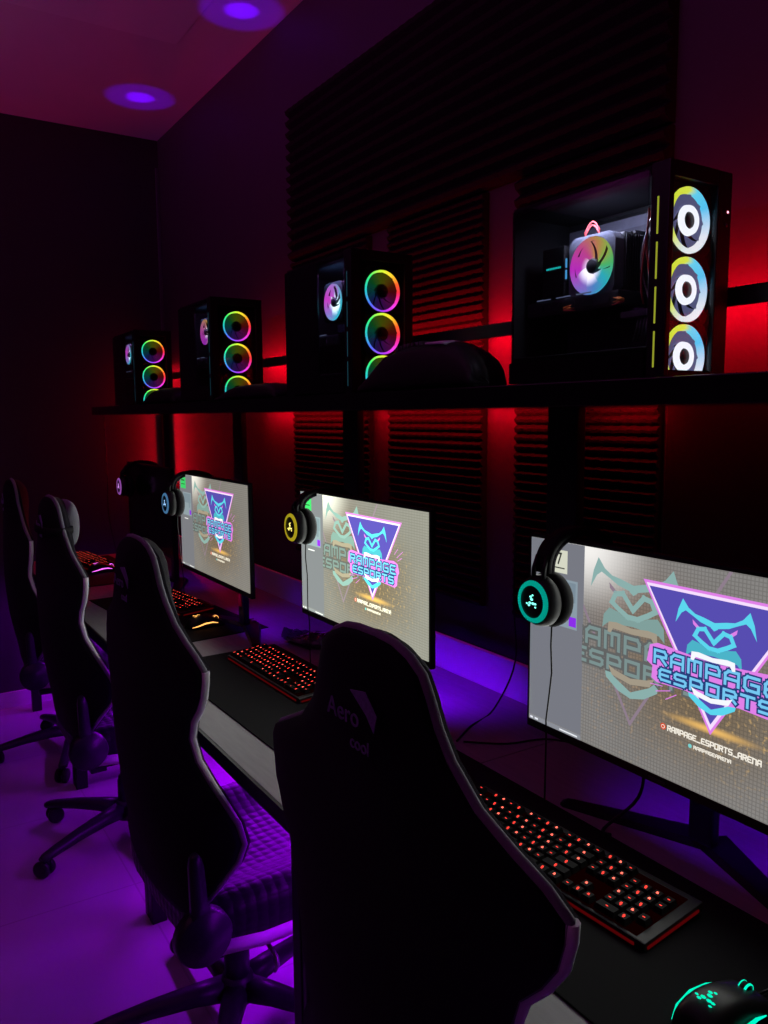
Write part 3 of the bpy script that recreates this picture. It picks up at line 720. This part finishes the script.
    side += [(2, 'wh', V((.006, .982, .018, .992))), (2, 'wh', V((.026, .982, .04, .992))), (2, 'wh', V((.13, .984, .20, .992)))]
    if green: side.append((2, 'wh', V((.07, .47, .13, .48))))
    lay('side_bar', side, dict(grey='7b7c82', bar='8f9196', green='3fd06a', cream='dcdcc4', dark='33352f', box='8f9fa6', mid='7f8f98', purp='9030e8', wh='f0f0f0'), .0005)
    tx = []
    for q in word('RAMPAGE_ESPORTS_ARENA', .508, .764, .744, .766, .0033): tx.append((0, 'text', q))
    for q in word('RAMPAGEARENA', .585, .688, .790, .803, .0022): tx.append((0, 'text', q))
    oc = lambda cx, cy, r: [(cx + r * math.cos(a * PI / 4 + .39), -cy / AR + r * math.sin(a * PI / 4 + .39)) for a in range(8)]
    tx.append((0, 'insta', oc(.494, .755, .009))); tx.append((1, 'text', oc(.494, .755, .0055))); tx.append((2, 'insta', oc(.494, .755, .0038))); tx.append((0, 'aqua', oc(.574, .797, .0055)))
    lay('handle_text', tx, dict(text='fff6e2', insta='e0502c', aqua='7fd8d0'), .0030)
    return e
# width, height, position solved from the photograph
monitor('nearest monitor, its lit screen cut by the picture edge, green ringed headset on it', (.753, -.988, .75), .60, .337, .3145, 0, True, .95, (.98, 1.0, 1.06), False, fz=.0006)
monitor('lit monitor with a yellow ringed headset hung on it', (1.634, -.966, .75), .588, .320, .340, 0, True, 1.55, (.97, 1.03, .93), True, fz=.0034, fy=.02)
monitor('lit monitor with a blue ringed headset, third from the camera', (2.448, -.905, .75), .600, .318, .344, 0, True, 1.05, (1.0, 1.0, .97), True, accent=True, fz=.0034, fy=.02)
monitor('switched off monitor at the far desk, black screen', (3.30, -.95, .75), .600, .330, .335, 0, False, fz=.0034)
# small violet strips on the monitor backs, lighting the white panel behind
for k, (x, yy, en) in enumerate(((.76, -.988, .8), (1.635, -.966, 2.6), (2.448, -.905, .9), (3.3, -.95, .2))):
    led_strip('led_strip', 'violet LED strip behind the ' + ['nearest', 'yellow headset', 'blue headset', 'switched off'][k] + ' monitor',
              (x - .17, yy - .0455, .958), (x + .17, yy - .0455, .958), (0, -.6, -.8), .010, (.17, .0, 1), UV_BACK * en, mUV, spread=1.35)

# ------------------------------------------------------------------ headsets
def tri_mark(b, c, r, m):
    """three-branched emblem"""
    for k in range(3):
        a = PI / 2 + k * 2 * PI / 3
        for j, (rr, da) in enumerate(((.35, 0), (.72, .28), (.95, -.18))):
            cx, cyy = c[0] + r * rr * math.cos(a + da), c[1] + r * rr * math.sin(a + da); q = r * (.30 - .05 * j)
            b.flat([(cx + q * math.cos(t * PI / 3 + a), cyy + q * .62 * math.sin(t * PI / 3 + a)) for t in range(6)], m)
def headset(label, X, Z, Yscreen, col, s=1.4, lit=1.0):
    """X, Z = centre of the room-side ear cup; hangs over the monitor's top edge"""
    e = empty('headset', label, 'headset', (X, Yscreen, Z), PI, 'headsets hung over the monitors')
    top = TOPZ - Z
    for sgn, y0 in ((1, -.012), (-1, .075)):
        # cup axis points to -y (room) for the front cup, +y for the rear cup
        A = Matrix.Translation((0, y0, 0)) @ Matrix.Rotation(PI / 2 * sgn, 4, 'X')
        b = MB(); b.lathe([(.024, .004), (.040, .002), (.047, .010), (.048, .020), (.043, .027), (.030, .029)], A, 36); b.build('ear_cushion', 'blackm', e)
        b = MB(); b.lathe([(.030, .027), (.040, .029), (.0445, .036), (.043, .046), (.037, .056), (.031, .059), (.0001, .0592)], A, 36); cup = b.build('ear_cup', 'black', e)
        ms = emis('headset_ring', col, s * .42 * lit); ml = emis('headset_mark', tuple(min(1, v + .12) for v in lin(col)), s * 2.2 * lit)
        b = MB(); b.lathe([(.0275, .0592), (.0278, .0606), (.0350, .0590), (.0362, .0566)], A, 40); b.build('light_ring', ms, cup)
        b = MB(); tri_mark(b, (0, 0), .0125, A @ Matrix.Translation((0, 0, .0600))); b.build('lit_mark', ml, cup)
        # slider yoke: two rods
        b = MB()
        for dx in (-.012, .012): b.tube([(dx, y0 - sgn * .045, .030), (dx, y0 - sgn * .044, .055), (dx * .9, y0 - sgn * .036, top * .55 + .02)], .0042, 8)
        b.tube([(-.014, y0 - sgn * .047, .034), (.014, y0 - sgn * .047, .034)], .006, 8); b.build('yoke', 'black', e)
    def arch(r0, r1, wd, y_in, name, mt):
        ca = (.012 - .012 + .0315); rs = []
        ay = .0825 + y_in; az = top - .045
        for k in range(25):
            a = PI * k / 24; yy = ca - math.cos(a) * ay; zz = .048 + math.sin(a) ** .8 * (top - .048 + r0)
            yi = ca - math.cos(a) * (ay - (r1 - r0)); zi = .048 + math.sin(a) ** .8 * (top - .048 + r0 - (r1 - r0))
            rs.append([(-wd, yi, zi), (wd, yi, zi), (wd, yy, zz), (-wd, yy, zz)])
        b = MB(); b.rings(rs, smooth=True); b.build(name, mt, e)
    arch(.016, .024, .017, 0, 'headband', 'blackm'); arch(.0075, .0145, .0155, -.009, 'band_cushion', 'fabric')
    # cable from the room-side cup
    b = MB(); b.tube([(.006, -.030, -.044), (.007, -.032, -.08), (.004, -.026, -.13), (-.008, -.020, -.18), (-.020, -.014, -.225), (-.025, -.008, -.26), (-.03, -.004, .752 - Z)], .0016, 6); b.build('cable', 'black', e)
    return e
for lab, X, Z, Ys, tz, col, lit in (('headset with a green ring hung on the nearest monitor', .975, -.312, -.988, -.2150, (.0, .50, .38), 1.0),
                           ('headset with a yellow ring hung on the monitor behind the closest chair', 1.850, -.284, -.966, -.2090, (.62, .50, .02), 1.0),
                           ('headset with a blue ring hung on the third monitor', 2.700, -.293, -.905, -.2060, (.10, .28, .55), .9),
                           ('headset with a small violet light on the switched off monitor', 3.48, -.292, -.95, -.2060, (.45, .12, .6), .9)):
    TOPZ = 1.45 + tz + .0065
    headset(lab, X, 1.45 + Z, Ys, col, lit=lit)

# ------------------------------------------------------------------ mouse pads
def pad(label, x0, x1, y0, y1, rz=0):
    e = MB(); w, d = (x1 - x0) / 2, (y0 - y1) / 2; e.box((-w, -d, 0), (w, d, .003), bev=.001)
    o = e.build('mouse_pad', 'pad', None, ((x0 + x1) / 2, (y0 + y1) / 2, .7502)); o.rotation_euler = (0, 0, rz)
    return tag(o, label, 'mouse pad', 'large black mouse pads on the desks')
pad('black mouse pad under the nearest keyboard and green lit mouse', .375, 1.275, -.655, -.992)
pad('black mouse pad under the keyboard behind the closest chair', 1.345, 2.205, -.665, -1.015, .02)
pad('black mouse pad under the orange lit mouse', 2.385, 3.17, -.70, -1.04, .09)
pad('black mouse pad at the far desk beside the violet lit mouse', 3.42, 4.15, -.68, -1.0, .05)

# ------------------------------------------------------------------ keyboards
U = .0187
ROWS = [(5.15, [1, -1, 1, 1, 1, 1, -.5, 1, 1, 1, 1, -.5, 1, 1, 1, 1, -.25, 1, 1, 1]),
        (4, [1] * 13 + [2, -.25, 1, 1, 1, -.25, 1, 1, 1, 1]), (3, [1.5] + [1] * 12 + [1.5, -.25, 1, 1, 1, -.25, 1, 1, 1, 1]),
        (2, [1.75] + [1] * 11 + [2.25, -3.5, 1, 1, 1]), (1, [2.25] + [1] * 10 + [2.75, -1.25, 1, -1.25, 1, 1, 1, 1]),
        (0, [1.25, 1.25, 1.25, 6.25, 1.25, 1.25, 1.25, 1.25, -.25, 1, 1, 1, -.25, 2, 1])]
MKEY = emis('key_legend', (1, .05, .035), 2.2)
MKEYH = emis('key_legend_hot', (1, .12, .08), 3.5)
MGLOW = emis('key_backlight', (1, .01, .01), .004); MEDGE = emis('edge_glow', (.9, .01, .02), .07)
KM = {}
def keymesh(wu):
    if wu in KM: return KM[wu]
    w = wu * U / 2 - .0012; d = U / 2 - .0012; h = .0085; ms = []
    for v in range(3):
        b = MB(); t = .0022
        b.faces([(-w, -d, 0), (w, -d, 0), (w, d, 0), (-w, d, 0), (-w + t, -d + t, h), (w - t, -d + t, h), (w - t, d - t * .6, h), (-w + t, d - t * .6, h)],
                [(0, 1, 5, 4), (1, 2, 6, 5), (2, 3, 7, 6), (3, 0, 4, 7), (4, 5, 6, 7), (3, 2, 1, 0)])
        b.mi = 1; g = .0021; z = h + .0003
        b.faces([(-g, -.001, z), (g, -.001, z), (g, .0004, z), (-g, .0004, z)], [(0, 1, 2, 3)])
        if v != 1: b.faces([(-g, .0010, z), (g * .4, .0010, z), (g * .4, .0030, z), (-g, .0030, z)], [(0, 1, 2, 3)])
        if v == 2: b.faces([(-g * .2, -.0036, z), (g, -.0036, z), (g, -.0018, z), (-g * .2, -.0018, z)], [(0, 1, 2, 3)])
        o = b.build('key', ['keytop', MKEY if v else MKEYH]); ms.append(o.data); bpy.data.objects.remove(o)
    KM[wu] = ms; return ms
def keyboard(label, loc, rz):
    e = empty('keyboard', label, 'keyboard', loc, rz, 'red backlit keyboards on the desks')
    Lx, Ly = 22.5 * U, 6.15 * U
    T = Matrix.Rotation(math.radians(3.5), 4, 'X')
    b = MB(); b.box((-Lx / 2 - .006, -Ly / 2 - .006, .002), (Lx / 2 + .016, Ly / 2 + .012, .016), T, bev=.002); b.build('case', 'plate', e)
    b = MB(); b.box((-Lx / 2, -Ly / 2, .0162), (Lx / 2, Ly / 2, .0168), T); b.build('backlight', MGLOW, e)
    b = MB(); b.box((-Lx / 2, -Ly / 2 - .0075, .006), (Lx / 2, -Ly / 2 - .0060, .010), T); b.box((Lx / 2 + .0160, -Ly / 2, .006), (Lx / 2 + .0175, Ly / 2, .010), T); b.build('edge_light', MEDGE, e)
    extra = []; n = 0
    for row, items in ROWS:
        x = -Lx / 2
        for it in items:
            if it < 0: x += -it * U; continue
            cx = x + it * U / 2; x += it * U; cy_ = -Ly / 2 + (row + .5) * U
            p = T @ Vector((cx, cy_, .0170)); n += 1
            me = keymesh(it)[(n * 7) % 3]
            if n > 100: extra.append((me, p)); continue
            k = bpy.data.objects.new('key', me); COL.objects.link(k); k.parent = e; k.location = p; k.rotation_euler = (math.radians(3.5), 0, 0)
    bm = bmesh.new()
    for me, p in extra:
        s0 = len(bm.verts); bm.from_mesh(me); bm.verts.ensure_lookup_table()
        for v in bm.verts[s0:]: v.co += p
    me = bpy.data.meshes.new('keys'); bm.to_mesh(me); bm.free(); me.materials.append(MT['keytop']); me.materials.append(MKEY)
    k = bpy.data.objects.new('remaining_keys', me); COL.objects.link(k); k.parent = e; k['kind'] = 'stuff'
    return e
kb = keyboard('keyboard with glowing red keys in front of the nearest monitor', (.862, -.852, .7535), PI + .06)
dup(kb, (1.925, -.895, .7535), PI + .02, 'red lit keyboard behind the closest chair, in front of the yellow ringed headset')
dup(kb, (2.93, -.915, .7535), PI + .12, 'red lit keyboard beside the orange lit mouse')
dup(kb, (3.98, -.845, .7535), PI + .10, 'red lit keyboard at the far desk beside the violet lit mouse')

# ------------------------------------------------------------------ mice
def mouse(label, loc, rz, col, s=1.6, mark=True):
    e = empty('mouse', label, 'mouse', loc, rz, 'glowing computer mice')
    prof = [(-.062, .020, .012), (-.058, .027, .024), (-.045, .032, .035), (-.020, .033, .041), (.005, .031, .038), (.030, .031, .029), (.050, .031, .020), (.060, .028, .013), (.063, .022, .008)]
    def sec(y, w, h, k=18):
        r = []
        for j in range(k):
            a = 2 * PI * j / k; c, q = math.cos(a), math.sin(a)
            r.append((w * abs(c) ** .7 * (1 if c > 0 else -1), y, .001 + (h * abs(q) ** .8 if q > 0 else 0)))
        return r
    b = MB(); b.rings([sec(*p) for p in prof]); b.build('shell', 'black', e, sub=1)
    me = emis('mouse_glow', col, s)
    b = MB(); b.tube([(0, .043, .012), (0, .043, .014)], .001)
    b2 = MB(); W = Matrix.Translation((0, .040, .0215)) @ Matrix.Rotation(PI / 2, 4, 'Y')
    b2.lathe([(.004, -.005), (.0095, -.004), (.0095, .004), (.004, .005)], W, 20, cap=True); b2.build('wheel', 'blackm', e); b.bm.free()
    b = MB(); 
    for sx in (-1, 1): b.lathe([(.0085, sx * .0052), (.0100, sx * .0045), (.0100, sx * .0030)], W, 20)
    b.build('wheel_light', me, e)
    for sx in (-1, 1):
        b = MB(); b.tube([(sx * .0315, .034, .013), (sx * .0330, .014, .018), (sx * .0350, -.012, .018), (sx * .0335, -.038, .012), (sx * .026, -.056, .008)], [.0008, .0020, .0026 , .0020, .0008], 6); b.build('side_light', me, e)
    if mark:
        b = MB(); tri_mark(b, (0, 0), .0125, Matrix.Translation((0, -.030, .0408)) @ Matrix.Rotation(.18, 4, 'X')); b.build('lit_mark', me, e)
    b = MB(); b.tube([(0, .062, .006), (.002, .09, .004), (.012, .13, .003), (.03, .17, .003)], .0018, 6); b.build('cable', 'black', e)
    return e
mouse('mouse glowing green on the nearest pad', (.505, -.783, .7535), PI - .02, (.0, .75, .45), 1.3)
mouse('mouse glowing orange on the pad in front of the third monitor', (2.530, -.900, .7535), PI + .1, (1, .42, .10), 2.0)
mouse('mouse glowing violet at the far desk', (3.72, -.850, .7535), PI + .1, (.8, .12, .85), 2.0)

# ------------------------------------------------------------------ things on the desk: crumpled bag, cables
b = MB(); rs = []
for i in range(15):
    u = i / 14; x = -.10 + .20 * u; r = .045 * math.sin(PI * min(1, max(.04, u))) ** .6 + .006
    rs.append([(x + random.uniform(-.004, .004), r * 1.25 * math.cos(a) + random.uniform(-.005, .005), max(.001, .020 + .020 * math.sin(a) * (.6 + .5 * math.sin(u * 7)) + random.uniform(-.005, .005))) for a in [2 * PI * k / 14 for k in range(14)]])
b.rings(rs, smooth=False); o = b.build('plastic_bag', 'plasticbag', None, (2.16, -1.10, .7505)); o.rotation_euler = (0, 0, .35)
tag(o, 'crumpled clear plastic bag on the desk by the yellow headset monitor', 'plastic bag')
def cable(label, pts, r=.0022):
    P = [Vector(p) for p in pts]; out = []
    for i in range(len(P) - 1):
        a, c = P[i], P[i + 1]; pa = P[max(i - 1, 0)]; pc = P[min(i + 2, len(P) - 1)]
        for k in range(6):
            t = k / 6; out.append(.5 * ((2 * a) + (c - pa) * t + (2 * pa - 5 * a + 4 * c - pc) * t * t + (3 * a - pa - 3 * c + pc) * t ** 3))
    out.append(P[-1]); b = MB(); b.tube(out, r, 6); return tag(b.build('cable', 'black'), label, 'cable')
cable('thin black cable looping from the wall down onto the desk between two monitors', [(1.42, -1.28, 1.19), (1.43, -1.285, 1.0), (1.405, -1.27, .86), (1.40, -1.20, .758), (1.36, -1.10, .7525), (1.31, -1.02, .7525)])
cable('thin black cable on the desk running behind the nearest monitor', [(1.30, -1.03, .7525), (1.24, -1.10, .7525), (1.20, -1.20, .7525), (1.05, -1.25, .7525), (.95, -1.22, .7525)])
cable('black cable hanging under the nearest monitor', [(.83, -1.035, 1.0), (.84, -1.05, .88), (.86, -1.06, .80), (.88, -1.00, .7535), (.86, -.994, .7535)], .003)
cable('thin cable hanging beside the largest bag on the shelf', [(1.235, -1.17, 1.66), (1.225, -1.16, 1.60), (1.235, -1.15, 1.55), (1.245, -1.14, 1.5055), (1.25, -1.10, 1.5055)], .0018)
cable('black cable hanging below the far end of the shelf', [(4.18, -1.00, 1.461), (4.185, -1.0, 1.35), (4.17, -1.0, 1.15), (4.18, -1.0, .95), (4.17, -1.03, .7535)], .002)

# ------------------------------------------------------------------ gaming chairs (local: +x sitter's right hand, +y forward)
SEC = [(.44, .165, -.200, -.175, -.125), (.455, .195, -.203, -.172, -.112), (.48, .225, -.206, -.165, -.105), (.53, .256, -.215, -.140, -.112), (.575, .268, -.224, -.104, -.122), (.61, .270, -.230, -.090, -.13),
       (.65, .259, -.236, -.098, -.14), (.69, .250, -.240, -.118, -.145), (.73, .236, -.243, -.138, -.15), (.78, .217, -.245, -.160, -.152), (.83, .217, -.245, -.172, -.155), (.87, .230, -.244, -.171, -.155), (.90, .257, -.243, -.169, -.153),
       (.93, .276, -.241, -.168, -.152), (.96, .283, -.238, -.167, -.15), (.98, .284, -.237, -.167, -.15), (1.003, .262, -.236, -.174, -.15), (1.022, .222, -.236, -.178, -.148), (1.046, .172, -.236, -.180, -.145), (1.085, .133, -.236, -.184, -.14),
       (1.12, .116, -.235, -.188, -.138), (1.155, .104, -.232, -.190, -.140), (1.18, .094, -.228, -.192, -.148), (1.198, .074, -.222, -.194, -.160), (1.209, .050, -.216, -.196, -.172), (1.213, .022, -.208, -.197, -.185)]
SEC = [(h - .013 * max(0, h - 1.1) / .113,) + tuple(q) for h, *q in SEC]
def chair(label, loc, rz, base_rot):
    e = empty('gaming_chair', label, 'chair', loc, rz, 'gaming chairs pulled up to the desks')
    rs = []; m = 14
    for h, w, fr, fe, ff in SEC:
        t = min(.013, (fe - fr) * .35); ring = []
        for k in range(m + 1):
            u = -1 + 2 * k / m; u = math.sin(u * PI / 2); ring.append((u * w, fr + (fe - t - fr) * abs(u) ** 2.4, h))
        for k in range(m + 1):
            u = 1 - 2 * k / m; u = math.sin(u * PI / 2); ring.append((u * (w - .001), ff + (fe + t - ff) * abs(u) ** 2.0, h))
        rs.append(ring)
    b = MB(); b.rings(rs); b.build('backrest', 'fabric', e)
    # piping all round the outline
    path = [(w, fe, h) for h, w, fr, fe, ff in SEC[2:]] ; path = path + [(-x, y, z) for x, y, z in reversed(path)]
    b = MB(); b.tube(path, .0062, 8); b.build('edge_trim', 'trim', e)
    for sg in (-1, 1):
        P = [(sg * (w + .001), fe + .002, h) for h, w, fr, fe, ff in SEC if .60 < h < .985]
        b = MB(); n = len(P); rr = [.0035 + .0045 * min(1, k / (n - 1) * 1.8) for k in range(n)]; b.tube(P, rr, 8); o = b.build('side_stripe', 'stripe', e); o['label'] = 'white stripe down the edge of the backrest'
    # embroidered name on the rear of the head
    def txt(s, size, x, z, sh=0):
        cu = bpy.data.curves.new('logo', 'FONT'); cu.body = s; cu.size = size; cu.extrude = .0006; cu.shear = sh
        t = bpy.data.objects.new('tmp', cu); COL.objects.link(t)
        bpy.context.view_layer.update()
        me = bpy.data.meshes.new_from_object(t.evaluated_get(bpy.context.evaluated_depsgraph_get())); bpy.data.objects.remove(t)
        me.materials.clear(); me.materials.append(MT['logo_print'])
        o = bpy.data.objects.new('logo', me); COL.objects.link(o); o.parent = e
        o.matrix_local = Matrix.Translation((x, -.2375, z)) @ Matrix.Rotation(PI / 2, 4, 'X'); return o
    txt('Aero', .032, -.030, 1.104); txt('cool', .022, .018, 1.078)
    b = MB(); b.prism([(.020, 1.145), (.050, 1.150), (.072, 1.128), (.066, 1.108), (.052, 1.124)], -.0006, .0006, Matrix.Translation((0, -.2375, 0)) @ Matrix.Rotation(PI / 2, 4, 'X')); b.build('logo', 'logo_print', e)
    # seat: cushion with raised sides
    rs = []
    for y, w, zt, zb in ((-.19, .20, .425, .375), (-.17, .235, .45, .36), (-.05, .255, .455, .355), (.12, .262, .460, .355), (.22, .260, .462, .36), (.265, .250, .455, .37), (.28, .235, .435, .385)):
        ring = []
        for u, dz in ((-1, .0), (-.98, .020), (-.86, .034), (-.68, .022), (-.5, .0), (-.25, -.004), (0, -.005), (.25, -.004), (.5, .0), (.68, .022), (.86, .034), (.98, .020), (1, .0)): ring.append((u * w, y, zt + dz))
        for u in (1, .9, .5, 0, -.5, -.9, -1): ring.append((u * w * .98, y, zb + (.02 if abs(u) > .95 else 0)))
        rs.append(ring)
    b = MB(); b.rings(rs); b.build('seat', 'seat', e, sub=1)
    for sg in (-1, 1):
        b = MB(); P = [(sg * .238, -.17, .392), (sg * .262, -.05, .388), (sg * .270, .10, .392), (sg * .266, .22, .402)]
        b.rings([[(x, y, z - .016), (x + sg * .004, y, z), (x, y, z + .016), (x - sg * .006, y, z)] for x, y, z in P]); o = b.build('side_band', 'stripe', e)
    # hinges and their upright brackets
    for sg in (-1, 1):
        k = 1 if sg > 0 else .55; yo = 0 if sg > 0 else .055
        A = Matrix.Translation((sg * .248, -.175 + yo, .435)) @ Matrix.Rotation(sg * PI / 2, 4, 'Y')
        b = MB(); b.lathe([(.0001, .026), (.030 * k, .026), (.034 * k, .021), (.054 * k, .019), (.058 * k, .012), (.058 * k, -.012), (.0001, -.012)], A, 30); b.build('hinge_cover', 'hinge', e)
        b = MB(); x = sg * .258
        b.rings([[(x - .008, y + yo - hw, z), (x + .008, y + yo - hw, z), (x + .008, y + yo + hw, z), (x - .008, y + yo + hw, z)] for y, z, hw in ((-.180, .45, .020), (-.185, .52, .016), (-.188, .59, .014), (-.189, .608, .010), (-.189, .615, .004))], smooth=True)
        b.build('hinge_bracket', 'hinge', e)
    b = MB(); b.box((-.20, -.16, .335), (.20, -.11, .358), bev=.004); b.box((-.10, -.14, .30), (.10, .12, .352), bev=.012); b.build('tilt_mechanism', 'tire', e)
    b = MB(); b.tube([(.09, .0, .325), (.20, -.01, .320), (.235, -.01, .315), (.243, -.012, .30), (.235, -.015, .285)], .005, 8); b.build('tilt_lever', 'metal', e)
    b = MB(); b.lathe([(.0001, .105), (.030, .105), (.030, .20), (.026, .205), (.026, .215), (.019, .22), (.019, .31)], None, 24); b.build('gas_lift', 'base', e)
    b = MB(); b.lathe([(.0001, .062), (.036, .065), (.044, .08), (.042, .115), (.034, .13), (.026, .134)], None, 24); b.build('hub', 'base', e)
    for k in range(5):
        a = math.radians(base_rot + 72 * k) - rz; c, s = math.cos(a), math.sin(a); nx, ny = -s, c
        b = MB(); rs = []
        for r, z, w, t in ((.03, .10, .030, .030), (.10, .098, .026, .024), (.20, .088, .021, .020), (.29, .074, .018, .016), (.325, .068, .017, .013), (.338, .066, .010, .008)):
            rs.append([(c * r + nx * w * q, s * r + ny * w * q, z + t * v) for q, v in ((-1, -.6), (1, -.6), (1.0, .2), (.6, .75), (-.6, .75), (-1.0, .2))])
        b.rings(rs); b.build('base_arm', 'base', e)
        ca = a + .9 + k; cc, ss = math.cos(ca), math.sin(ca); px, py = c * .315, s * .315
        b = MB()
        for sg in (-1, 1):
            A = Matrix.Translation((px - cc * .012, py - ss * .012, .0285)) @ Matrix.Rotation(ca, 4, 'Z') @ Matrix.Rotation(PI / 2, 4, 'X') @ Matrix.Translation((0, 0, sg * .0145))
            b.lathe([(.0001, -.0085 * 1), (.020, -.0095), (.0275, -.006), (.0285, 0), (.0275, .006), (.020, .0095), (.0001, .0085)], A, 24)
        b.tube([(px, py, .030), (px, py, .062)], .007, 8); b.build('caster', 'tire', e)
    return e
def place(label, x, y, deg, base): return chair(label, (x, y, 0), PI + math.radians(deg), base)
place('closest gaming chair, dark back with grey piping filling the foreground', .785, -.671, 2.8, 20)
place('gaming chair with dark back and white side stripe, second in the row', 1.682, -.650, 1.8, 76)
c3 = place('gaming chair with a head pillow strapped on, third in the row', 2.722, -.667, 1.0, 42)
place('farthest gaming chair, partly hidden beside the far wall', 3.575, -.673, -3.0, 15)
# head pillow of the third chair
b = MB(); rs = []
for k in range(11):
    u = -1 + 2 * k / 10; q = math.sqrt(max(0, 1 - u * u)) * .9 + .12
    rs.append([(.085 * math.sin(u * PI / 2), -.150 + .030 * q * math.cos(a), 1.115 + .075 * (.55 + .45 * q) * math.sin(a)) for a in [2 * PI * j / 16 for j in range(16)]])
b.rings(rs); b.build('head_pillow', 'trim', c3, sub=1)
b = MB(); b.rings([[(.128 * math.cos(a), -.190 + .055 * math.sin(a), z) for z in (1.090, 1.112)] + [(.124 * math.cos(a), -.190 + .050 * math.sin(a), z) for z in (1.112, 1.090)] for a in [2 * PI * j / 28 for j in range(28)]], loop=True); b.build('pillow_strap', 'blackm', c3)
